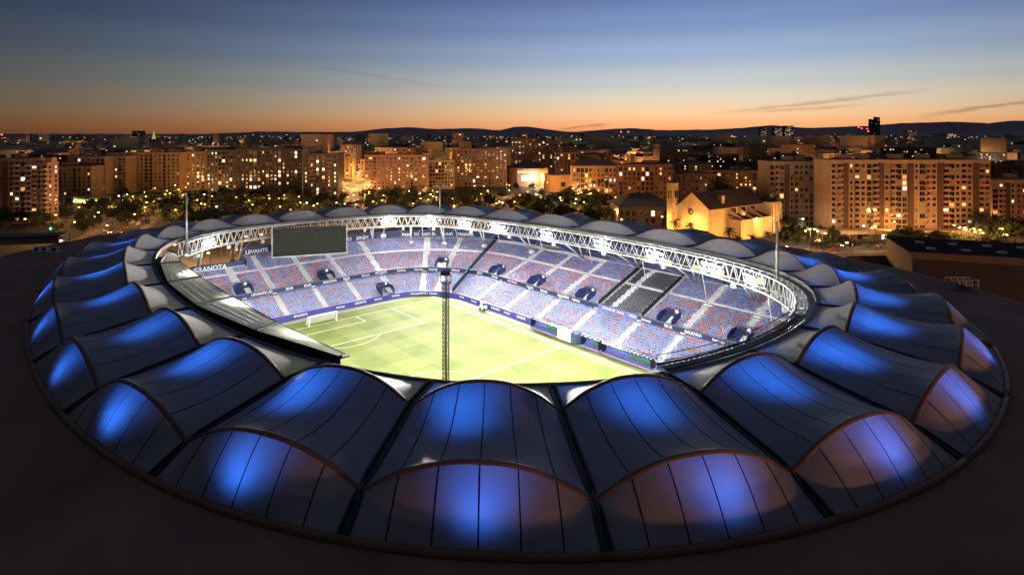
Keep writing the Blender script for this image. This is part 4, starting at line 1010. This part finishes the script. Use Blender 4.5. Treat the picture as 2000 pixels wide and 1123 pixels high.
# low shop with the green sign at the left
r_, W_, H_, _ = building(92, 192, 386, 412, 'low shop with a glowing green sign by the left avenue', (.40, .26, .14), 1, 10, .5, 12, b=385, name='corner_shop', roofstuff=False, white=.2, win=(2.6, 2.))
m = MB(); m.box((W_*.25, -.6, H_*.72), (W_*.46, .3, 1.7)); m.build('green_sign', mat('green_sign_glow', (.1, .6, .1), .5, var=0, emit=(.45, 1, .16), es=2.2, samp=False), r_)
m = MB(); m.box((W_*.25, -.8, H_*.72), (W_*.34, .1, .6)); m.build('sign_lettering', WIN[2], r_)
m = MB(); m.box((W_*.04, -.9, H_*.75), (2.2, .3, 2.0)); m.build('white_sign', WLAMP, r_)
# traffic light
P = cp(100, gb(446, 4)); r = thing('traffic_light', 'traffic light showing green at the left junction', 'traffic light', (*P, -.1), YAW-pi/2)
m = MB(); m.tube([(0, 0, 0), (0, 0, 4.4)], .09, 6); m.build('pole', DARK, r); m = MB(); m.box((0, -.1, 4.4), (.5, .3, 1.3)); m.build('signal_box', DARK, r)
m = MB(); m.tube([(0, -.26, 4.0), (0, -.45, 4.0)], .5, 12); m.build('green_signal', mat('green_signal_glow', (.1, .7, .3), .5, var=0, emit=(.05, 1, .25), es=5, samp=False), r)

# ---- church
ang = radians(36); ax = RT*cos(ang)+FW*sin(ang); rzc = atan2(ax[1], ax[0])
P = cp(1384, 264)         # right foot of the gable front
ch = thing('floodlit_church', 'floodlit ochre stone church with gable front, slim tower and dark roof', 'church', (*P, -.1), rzc)
ST_ = mat('church_stone', (.46, .33, .17), .85, vscale=.8, var=.2, bump=.3); TILE = mat('church_tiles', (.05, .035, .03), .9, vscale=1.)
Wc, Lc, He, Hr = 18.0, 46.0, 15.0, 22.0       # local: x along the nave, y across (0 = right flank towards the camera)
m = MB(); m.poly([(0, 0, 0), (0, Wc, 0), (0, Wc, He), (0, Wc/2, Hr), (0, 0, He)]); m.build('gable_wall', ST_, ch); m = MB(); m.poly([(Lc, 0, 0), (Lc, Wc, 0), (Lc, Wc, He), (Lc, Wc/2, Hr), (Lc, 0, He)][::-1]); m.build('gable_wall', ST_, ch)
m = MB(); m.quad((0, 0, 0), (12, 0, 0), (12, 0, He), (0, 0, He)); m.quad((12, 1.5, 0), (Lc, 1.5, 0), (Lc, 1.5, He), (12, 1.5, He)); m.quad((12, 0, 0), (12, 1.5, 0), (12, 1.5, He), (12, 0, He)); m.quad((0, Wc, 0), (Lc, Wc, 0), (Lc, Wc, He), (0, Wc, He)); m.build('nave_wall', ST_, ch)
m = MB(); m.quad((.3, -.4, He-.2), (Lc+.3, -.4, He-.2), (Lc+.3, Wc/2, Hr+.02), (.3, Wc/2, Hr+.02)); m.quad((.3, Wc+.4, He-.2), (Lc+.3, Wc+.4, He-.2), (Lc+.3, Wc/2, Hr+.02), (.3, Wc/2, Hr+.02)); m.build('roof', TILE, ch)
m = MB(); m.box((Lc-17, -3, 4.7), (26, 6, 9.4)); m.build('side_aisle', ST_, ch)
m = MB(); m.quad((Lc-30, -6.3, 9.45), (Lc-4, -6.3, 9.45), (Lc-4, 1.5, 11.4), (Lc-30, 1.5, 11.4)); m.build('aisle_roof', TILE, ch)
for i in range(4):
    x = Lc-29+i*8; m = MB(); m.poly([(x, -6.2, 0), (x, -6.2, 9.8), (x, 1.5, 14.4), (x, 1.5, 0)]); m.poly([(x+.9, -6.2, 0), (x+.9, -6.2, 9.8), (x+.9, 1.5, 14.4), (x+.9, 1.5, 0)]); m.quad((x, -6.2, 9.8), (x+.9, -6.2, 9.8), (x+.9, 1.5, 14.4), (x, 1.5, 14.4)); m.quad((x, -6.2, 0), (x+.9, -6.2, 0), (x+.9, -6.2, 9.8), (x, -6.2, 9.8)); m.build('buttress', ST_, ch)
for i in range(3):
    x = Lc-24.5+i*8; m = MB(); m.box((x, 1.42, 12.8), (4, .2, 2.2)); m.build('clerestory_window', GLASSD, ch)
m = MB(); m.box((Lc+3, 4, 7.8), (9, 17, 15.6)); m.build('transept', ST_, ch)
m = MB(); m.box((Lc+3, 4, 15.8), (9.6, 17.6, .5)); m.build('transept_roof', TILE, ch)
for i in range(4): m = MB(); m.box((Lc-.9+i*2.6, -4.8, 7.4), (.7, .7, 14.8)); m.build('pilaster', ST_, ch)
m = MB(); m.tube([(-.12, Wc/2+.6, 13.2), (-.02, Wc/2+.6, 13.2)], 1.7, 16); rs = m.build('rose_window', GLASSD, ch)
m = MB()
for a in np.linspace(0, 2*pi, 9)[:-1]: m.tube([(-.15, Wc/2+.6, 13.2), (-.15, Wc/2+.6+1.7*cos(a), 13.2+1.7*sin(a))], .10, 4)
m.tube([(-.15, Wc/2+.6+1.7*cos(a), 13.2+1.7*sin(a)) for a in np.linspace(0, 2*pi, 17)], .16, 5); m.build('tracery', ST_, rs)
m = MB(); m.box((-.6, Wc+1.6, 13), (4.4, 3.4, 26)); tw = m.build('tower', ST_, ch)
m = MB(); m.box((-.6, Wc+1.6, 26.2), (5.4, 5.4, .5)); m.build('tower_cornice', TILE, tw)
for y in (Wc+.9, Wc+2.3): m = MB(); m.box((-2.82, y, 20.5), (.1, .55, 3.6)); m.build('belfry_opening', GLASSD, tw)
for i in range(2): m = MB(); m.box((-.6+(-.7 if i else .7), Wc-.62, 20.5), (.55, .1, 3.6)); m.build('belfry_opening', GLASSD, tw)
m = MB(); m.box((14, 3, He+2.8), (2.2, 2.2, 5)); m.build('chimney', ST_, ch)
def wpt(o, p): return Matrix.LocRotScale(o.location, o.rotation_euler, None) @ Vector(p)
for i, (p, to, e) in enumerate((((-9, 2, .5), (0, 7, 11), 16000), ((-8, 15, .5), (-1, 17, 17), 18000), ((4, -9, .5), (7, 0, 6), 11000), ((18, -14, .5), (20, -6, 6), 11000), ((32, -14, .5), (33, -6, 7), 11000), ((46, -12, .5), (46, -4, 9), 11000), ((24, -2.5, 9.9), (26, 1.5, 13), 700))):
    q = wpt(ch, p); tq = wpt(ch, to); r = thing('church_floodlight', f'ground floodlight aimed at the church, {nth(i)} along its walls from the tower', 'floodlight', q, 0, 'church floodlights')
    m = MB(); m.box((0, 0, .35), (.6, .6, .5)); m.build('lamp_housing', DARK, r); m = MB(); m.tube([(0, 0, -.6), (0, 0, .2)], .06, 5); m.build('stake', DARK, r)
    l = light('flood_beam', 'SPOT', None, (q.x, q.y, q.z+.8), e, (1, .50, .14), .3, spot_size=radians(125), spot_blend=.8); aim(l, tq); l.parent = r; l.matrix_parent_inverse = Matrix.Translation(-q)

# ---- dark low sports hall, yard wall at the right beyond the deck
P = cp(1935, 168); r = thing('sports_hall', 'low dark flat-roofed sports hall at the right edge', 'building', (*P, -.1), YAW-pi/2-.35)
m = MB(); m.box((12, 16, 6.6), (62, 30, 13.2)); m.build('wall', mat('hall_grey', (.05, .045, .042), .9), r)
m = MB(); m.box((12, 16, 13.4), (63, 31, .3)); rf = m.build('roof', mat('flat_roof_dark', (.05, .036, .03), 1.0, spec=.05), r)
for i in range(6):
    for j in range(2): m = MB(); m.box((-12+i*9, 9+j*11, 13.8), (2.2, 1.6, .5)); m.build('roof_light', WHITE, rf)
m = MB(); m.box((12, .4, 12.9), (63, .5, 2.0)); m.build('fascia', mat('cream_fascia', (.14, .11, .085), .8), r)
P = cp(1760, 205); r = thing('yard_wall', 'long low ochre yard wall beyond the deck at right', 'wall', (*P, -.1), YAW-pi/2+.05)
m = MB(); m.box((0, 0, 3.2), (40, .5, 6.4)); m.build('wall_body', mat('yard_render', (.20, .13, .09), .9), r); m = MB(); m.box((0, 0, 6.5), (40.4, .8, .25)); m.build('coping', PAVE, r)

# ---- distant landmark towers
far = [(1702, 1719, 233, 276, 'tall black glass tower standing alone on the skyline at right', (.03, .03, .035), 2600, .03), (1512, 1528, 250, 272, 'far tower block with lit windows, left of a pair', (.07, .06, .06), 2300, .3), (1533, 1550, 246, 274, 'far tower block with lit windows, right of a pair', (.07, .06, .06), 2300, .3),
       (1772, 1790, 254, 274, 'pale far block with white roof lights', (.30, .22, .22), 2400, .2), (1828, 1840, 261, 275, 'small ochre far tower right of the pale block', (.4, .28, .1), 2200, .5), (258, 276, 256, 275, 'dark round-topped far tower on the left skyline', (.05, .045, .045), 2000, .1), (1486, 1498, 250, 275, 'slender far block on the right skyline', (.07, .06, .06), 2400, .3), (1938, 1950, 276, 295, 'small ochre far tower near the right edge', (.4, .25, .1), 1500, .3), (1845, 1868, 261, 272, 'far lit yellow office strip on the right skyline', (.3, .25, .1), 2300, .6)]
REDG = mat('red_beacon_glow', (.7, .05, .05), .5, var=0, emit=(1, .04, .08), es=9, samp=False)
for x0, x1, yt, yb, lab, c, b, l_ in far:
    r_, W_, H_, _ = building(x0, x1, yt, yb, lab, c, None, None, l_, 22, b=b, indiv=False, name='far_tower', white=.5, roofstuff=False)
    if x0 == 1702:
        m = MB(); m.box((W_*.25, 10, H_+5), (W_*.45, 18, 10)); m.build('crown', mat('black_glass', (.02, .02, .025), .3), r_)
        for q in (-.4, .15, .45): m = MB(); m.box((q*W_, -1, H_+(1 if q < 0 else 10.5)), (3, 2, 3)); m.build('red_beacon', REDG, r_)
P = cp(300.5, 1900); r = thing('lit_spire', 'yellow floodlit church spire on the left skyline', 'spire', (*P, -.1), YAW)
m = MB(); m.box((0, 0, 20), (8, 8, 40)); m.build('belfry', mat('spire_lit', (.5, .4, .15), .8, emit=(1, .7, .25), es=.5, samp=False), r); m = MB(); m.tube([(0, 0, 40), (0, 0, 62)], 4, 8, r2=.2); m.build('steeple', MATS['spire_lit'], r)  # floodlighting is put into the stone as emission, no lamp stands here
P = cp(152, 900); r = thing('pyramid_turret', 'pale pyramid turret on a roof at the left', 'turret', (*P, -.1), YAW)
m = MB(); m.box((0, 0, 13), (12, 12, 26)); m.build('shaft', mat('turret_pale', (.3, .22, .2), .8), r); m = MB(); m.tube([(0, 0, 26), (0, 0, 37)], 8, 4, r2=.2); m.build('pyramid_roof', MATS['turret_pale'], r)
for i, (x, y) in enumerate(((1677, 250), (1683, 252), (1694, 253), (1696, 258), (1213, 259), (1227, 259), (3, 264), (1503, 268))):
    P = cp(x, 2500); z = CAM[2]-(y-HY)/FPX*2500; r = thing('red_beacon_mast', f'red light on a distant crane mast, {nth(i)} of the skyline beacons', 'beacon', (*P, -.1), 0, 'red skyline beacons')
    m = MB(); m.tube([(0, 0, 0), (0, 0, z)], .8, 5); m.build('mast', DARK, r); m = MB(); m.tube([(0, 0, z), (0, 0, z+4.5)], 2.4, 6); m.build('beacon', REDG, r)

# ---- the rest of the city in rows behind
cells = []
occupied = []
def box_city(n, b0, b1):
    out = []
    for _ in range(n):
        u = random.random(); b = b0*(b1/b0)**u; x = random.uniform(-120, 2120); out.append((x, b))
    return out
cols_ = [(.20, .13, .09), (.27, .17, .10), (.15, .105, .085), (.33, .21, .12), (.13, .105, .095), (.24, .14, .09)]
mid = sorted(box_city(300, 520, 1500), key=lambda q: q[0])
for i, (x, b) in enumerate(mid):
    w = random.uniform(16, 46); px_w = w/b*FPX; h = random.uniform(11, 25) if random.random() < .93 else random.uniform(26, 35)
    if b < 760 and (640 < x < 735 or 930 < x < 1130): continue
    if b < 620: b = 620+random.uniform(0, 200)
    yt = HY+FPX*(CAM[2]-h)/b
    building(x-px_w/2, x+px_w/2, yt, 0, f'{["dim brown","ochre","dark","pale orange","grey brown","rusty"][i % 6]} mid-distance city building, {nth(i)} from the left of the roofscape', cols_[i % 6], None, None, random.uniform(.02, .12), random.uniform(12, 24), yaw=random.uniform(-.5, .5), b=b, indiv=False, name='city_building', group='buildings of the roofscape', roofstuff=random.random() < .6, hip=2.5 if random.random() < .18 else 0)
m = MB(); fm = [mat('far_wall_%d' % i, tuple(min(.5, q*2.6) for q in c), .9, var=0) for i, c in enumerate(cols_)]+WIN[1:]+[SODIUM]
nf = 5600
for _ in range(nf):
    b = 900*(7.5)**(random.random()**.8); x = random.uniform(-150, 2150); P = cp(x, b); h = random.uniform(10, 27)*(1.9 if random.random() < .035 else 1); w = random.uniform(14, 50); rz = YAW-pi/2+random.uniform(-.4, .4)
    m.box((*P, h/2-.1), (w, random.uniform(12, 30), h), rz, random.randrange(6))
    for _ in range(random.choice((0, 1, 1, 2, 2, 3, 6))):
        s = .8+b/2100; q = P-FW*(random.uniform(14, 17)); a = random.uniform(-w/2, w/2)*.9; zz = random.uniform(3, max(4, h-2)); mi = random.choice((6, 6, 7, 7, 8, 8, 8)) if random.random() < .93 else 9
        c = q+RT*a; m.quad((*(c-RT*s), zz-s*.6), (*(c+RT*s), zz-s*.6), (*(c+RT*s), zz+s*.6), (*(c-RT*s), zz+s*.6), mi)
m.build('far_city', fm, kind='stuff', label='dense far city of dark roofs and scattered lights reaching the hills', category='city')

# ---- trees
LEAF = [mat('foliage_%d' % i, c, .8, spec=.2, var=.3, vscale=.7) for i, c in enumerate(((.022, .028, .012), (.028, .032, .013), (.018, .024, .012)))]
def crown_mesh(seed, n=1500):
    rg = np.random.default_rng(seed); m = MB()
    lobes = [(rg.normal(0, .45, 3)*(1, 1, .6), rg.uniform(.45, .75)) for _ in range(9)]
    for _ in range(n):
        c, r = lobes[rg.integers(9)]; d = rg.normal(size=3); d /= np.linalg.norm(d); p = c+d*r*rg.uniform(.55, 1.05)**.6
        a = rg.normal(size=3); a /= np.linalg.norm(a); e = np.cross(a, d+.3); e /= np.linalg.norm(e)+1e-6; s = rg.uniform(.05, .11)
        m.quad(p-a*s-e*s*.5, p+a*s-e*s*.5, p+a*s+e*s*.5, p-a*s+e*s*.5)
    return m
CROWN = [crown_mesh(i).mesh('crown', LEAF[i % 3]) for i in range(5)]
def trunk_mesh(seed):
    rg = np.random.default_rng(seed); m = MB(); m.tube([(0, 0, 0), (.05, 0, .5), (0, .05, 1.)], .07, 6, r2=.045)
    for _ in range(4):
        a = rg.uniform(0, 2*pi); m.tube([(0, 0, rg.uniform(.6, .95)), (.28*cos(a), .28*sin(a), 1.25), (.45*cos(a), .45*sin(a), 1.55)], .035, 4, r2=.012)
    return m.mesh('trunk', TRUNK)
TRK = [trunk_mesh(i) for i in range(3)]
TREES = []
def tree_spot(x, y, h): TREES.append((x, gb(y), h))
for x, y, h in ((20, 446, 7), (50, 440, 7), (220, 440, 9), (250, 446, 10), (262, 430, 10), (285, 436, 11), (300, 418, 11), (320, 424, 12), (340, 412, 11), (360, 424, 12), (372, 404, 10), (395, 416, 12), (410, 428, 10), (430, 408, 10), (450, 420, 12), (470, 404, 9), (490, 414, 11), (515, 420, 11), (535, 412, 10), (555, 424, 11), (575, 410, 10), (600, 418, 11), (620, 408, 9), (640, 422, 10), (660, 412, 9), (712, 404, 13), (735, 416, 10), (768, 410, 9), (790, 416, 9), (820, 408, 8), (850, 416, 9), (875, 410, 9), (895, 400, 11), (915, 412, 12), (935, 400, 11), (955, 408, 11), (975, 420, 9), (1000, 414, 9), (1020, 404, 9), (1045, 418, 9), (1070, 410, 8), (1095, 424, 8), (1120, 416, 8), (1145, 430, 8), (1170, 424, 8), (1040, 376, 8), (1010, 374, 8), (1060, 388, 8), (1120, 384, 9), (1150, 390, 8), (1190, 408, 9), (1215, 420, 9), (1240, 434, 9), (1262, 440, 8), (1285, 444, 9), (1305, 450, 8), (1520, 452, 9), (1545, 458, 8), (1565, 466, 8), (1585, 472, 7), (1605, 468, 7), (1625, 474, 7), (1560, 482, 6), (1600, 486, 6), (1650, 484, 6), (1700, 486, 6), (1752, 484, 8), (1778, 486, 9), (1800, 484, 7), (1840, 478, 7), (1870, 482, 7), (1930, 478, 13), (1955, 482, 13), (1982, 478, 12), (2005, 480, 12), (1915, 486, 10), (1900, 492, 8), (1960, 470, 12), (170, 448, 6), (190, 430, 7), (210, 412, 8)): tree_spot(x, y, h)
TREES += [(1403, 275+45, 24), (1500, 300+25, 19), (1516, 330, 17)]
for _ in range(190):
    x = random.uniform(225, 1190); TREES.append((x, random.uniform(300, 430), random.uniform(7, 12)))
TREES += [(random.uniform(-20, 262), random.uniform(285, 400), random.uniform(6, 10)) for _ in range(34)]
TREES += [(random.uniform(1530, 1900), random.uniform(245, 262), random.uniform(5, 8)) for _ in range(16)]
TREES += [(x, b, h) for x, b, h in ((345, 262, 8), (372, 250, 7), (402, 258, 8), (428, 246, 7), (462, 262, 8))]
TREES = [t for t in TREES if not (abs(t[0]-695) < 22 and t[1] > 330)]
TREES.sort(key=lambda t: t[0])
big = {1403: 'tall round dark tree behind the church roof', 1500: 'dark tree behind the right end of the church', 1516: 'dark leaning tree beside the brown block'}
for i, (x, b, h) in enumerate(TREES):
    P = cp(x, b); r = thing('tree', big.get(x, f'dark leafy street tree, {nth(i)} from the left beyond the stadium roof'), 'tree', (*P, -.2), random.uniform(0, 6), 'trees beyond the stadium')
    th = h*.38; link('trunk', TRK[i % 3], r, scale=(h*.3, h*.3, th)); link('crown', CROWN[i % 5], r, (0, 0, h*.66), random.uniform(0, 6), scale=(h*.36*random.uniform(.85, 1.2), h*.36, h*.36))
# palms by the church
def palm_mesh(seed):
    rg = np.random.default_rng(seed); m = MB()
    for i in range(34):
        a = rg.uniform(0, 2*pi); e0 = rg.uniform(-.5, 1.3); L = rg.uniform(.8, 1.1); pts = []
        for t in np.linspace(0, 1, 6): pts.append(np.array([cos(a)*L*t*cos(e0*.6), sin(a)*L*t*cos(e0*.6), L*t*sin(e0)-.55*t*t]))
        w = np.array([-sin(a), cos(a), 0])
        m.grid([[p-w*.07*(1-.7*abs(2*t-1))+(0, 0, -.04), p, p+w*.07*(1-.7*abs(2*t-1))+(0, 0, -.04)] for p, t in zip(pts, np.linspace(.1, 1, 6))])
    return m.mesh('fronds', LEAF[seed % 3])
PALM = [palm_mesh(i) for i in range(3)]
pm = MB(); pm.tube([(0, 0, 0), (.02, 0, .5), (0, 0, 1)], .05, 7, r2=.035); PT = pm.mesh('trunk', TRUNK)
palms = [(1318, 466, 8, 3.4), (1350, 468, 7, 3.6), (1424, 484, 8, 3.0), (1442, 486, 5, 2.6), (1470, 486, 5, 2.8), (1500, 482, 6, 2.6), (1158, 392, 14, 3.2), (1172, 394, 15, 3.2), (1184, 394, 14, 3.), (1146, 388, 12, 3.), (1196, 398, 13, 3.)]
for i, (x, y, h, s) in enumerate(sorted(palms)):
    P = cp(x, gb(y)); r = thing('palm_tree', f'palm tree, {nth(i)} from the left among the palms by the avenue and church', 'palm', (*P, -.2), i, 'palms by the church and avenue')
    link('trunk', PT, r, scale=(s*1.8, s*1.8, h)); link('fronds', PALM[i % 3], r, (0, 0, h), scale=(s, s, s))

# ---- cars
CARC = [mat('car_paint_%d' % i, c, .3, spec=.5, var=0) for i, c in enumerate(((.5, .5, .5), (.05, .05, .06), (.3, .05, .04), (.08, .1, .2), (.25, .25, .26)))]
HL = mat('headlight_glow', (.9, .9, .8), .4, var=0, emit=(1, .88, .62), es=9, samp=False); TL = mat('taillight_glow', (.8, .1, .05), .4, var=0, emit=(1, .06, .03), es=4, samp=False)
def car_meshes():
    b = MB(); P = [(-2.1, .35), (-2.1, .8), (-1.95, .95), (-1.2, 1.0), (-.7, 1.42), (.75, 1.45), (1.45, 1.0), (2.05, .88), (2.15, .6), (2.15, .35)]
    n = len(P); W = .86
    b.grid([[(x, -W*(1 if z < 1.02 else .84), z) for x, z in P], [(x, W*(1 if z < 1.02 else .84), z) for x, z in P]]); b.poly([(x, -W*(1 if z < 1.02 else .84), z) for x, z in P]); b.poly([(x, W*(1 if z < 1.02 else .84), z) for x, z in P][::-1])
    g = MB()
    for s in (-1, 1): g.poly([(x, s*y, z) for x, y, z in ((-1.05, .88, 1.04), (-.66, .74, 1.38), (.70, .74, 1.4), (1.25, .88, 1.04))])
    g.quad((1.40, -.7, 1.05), (1.40, .7, 1.05), (.82, .66, 1.44), (.82, -.66, 1.44)); g.quad((-1.2, -.7, 1.04), (-1.2, .7, 1.04), (-.76, .66, 1.41), (-.76, -.66, 1.41))
    w = MB(); w.tube([(0, -.1, 0), (0, .1, 0)], .32, 10)
    h = MB(); h.box((0, 0, 0), (.12, .42, .22)); t = MB(); t.box((0, 0, 0), (.1, .4, .18))
    return b, g.mesh('windscreen', GLASSD), w.mesh('wheel', DARK), h.mesh('headlight', HL), t.mesh('tail_light', TL)
cb_, cg, cw_, chd, ctl = car_meshes(); CB = [cb_.mesh('body', c) for c in CARC]
cars = []
for nm, gap in (('left_avenue', 5), ('canyon', 16), ('right_avenue', 11), ('front_street', 9), ('cross_street', 12), ('left_cross', 9)):
    P = ST[nm]
    for i in range(len(P)-1):
        L = hypot(*(P[i+1]-P[i])); t = (P[i+1]-P[i])/L; n = np.array([-t[1], t[0]]); s = 5.
        while s < L-4:
            sd_ = random.choice((-1, 1)); lane = random.choice((2.2, 5.6)); cars.append((P[i]+t*s+n*sd_*lane, atan2(t[1], t[0])+(pi if sd_ > 0 else 0), nm, lane < 3)); s += gap*random.uniform(.7, 1.6)
cars = [c for c in cars if depth(c[0]) < 470 and -40 < px(c[0]) < 2040]; cars.sort(key=lambda c: px(c[0]))
cn = ['silver', 'black', 'red', 'blue', 'grey']
for i, (P, rz, nm, mv) in enumerate(cars):
    r = thing('car', f'{cn[i % 5]} car on the {nm.replace("_", " ").replace("canyon", "narrow street")}, {nth(i)} car from the left', 'car', (*P, -.15), rz, 'cars in the streets')
    link('body', CB[i % 5], r); link('windscreen', cg, r)
    for x in (-1.3, 1.35):
        for y in (-.8, .8): link('wheel', cw_, r, (x, y, .32))
    if mv:
        for y in (-.6, .6): link('headlight', chd, r, (2.13, y, .68)); link('tail_light', ctl, r, (-2.1, y, .78))
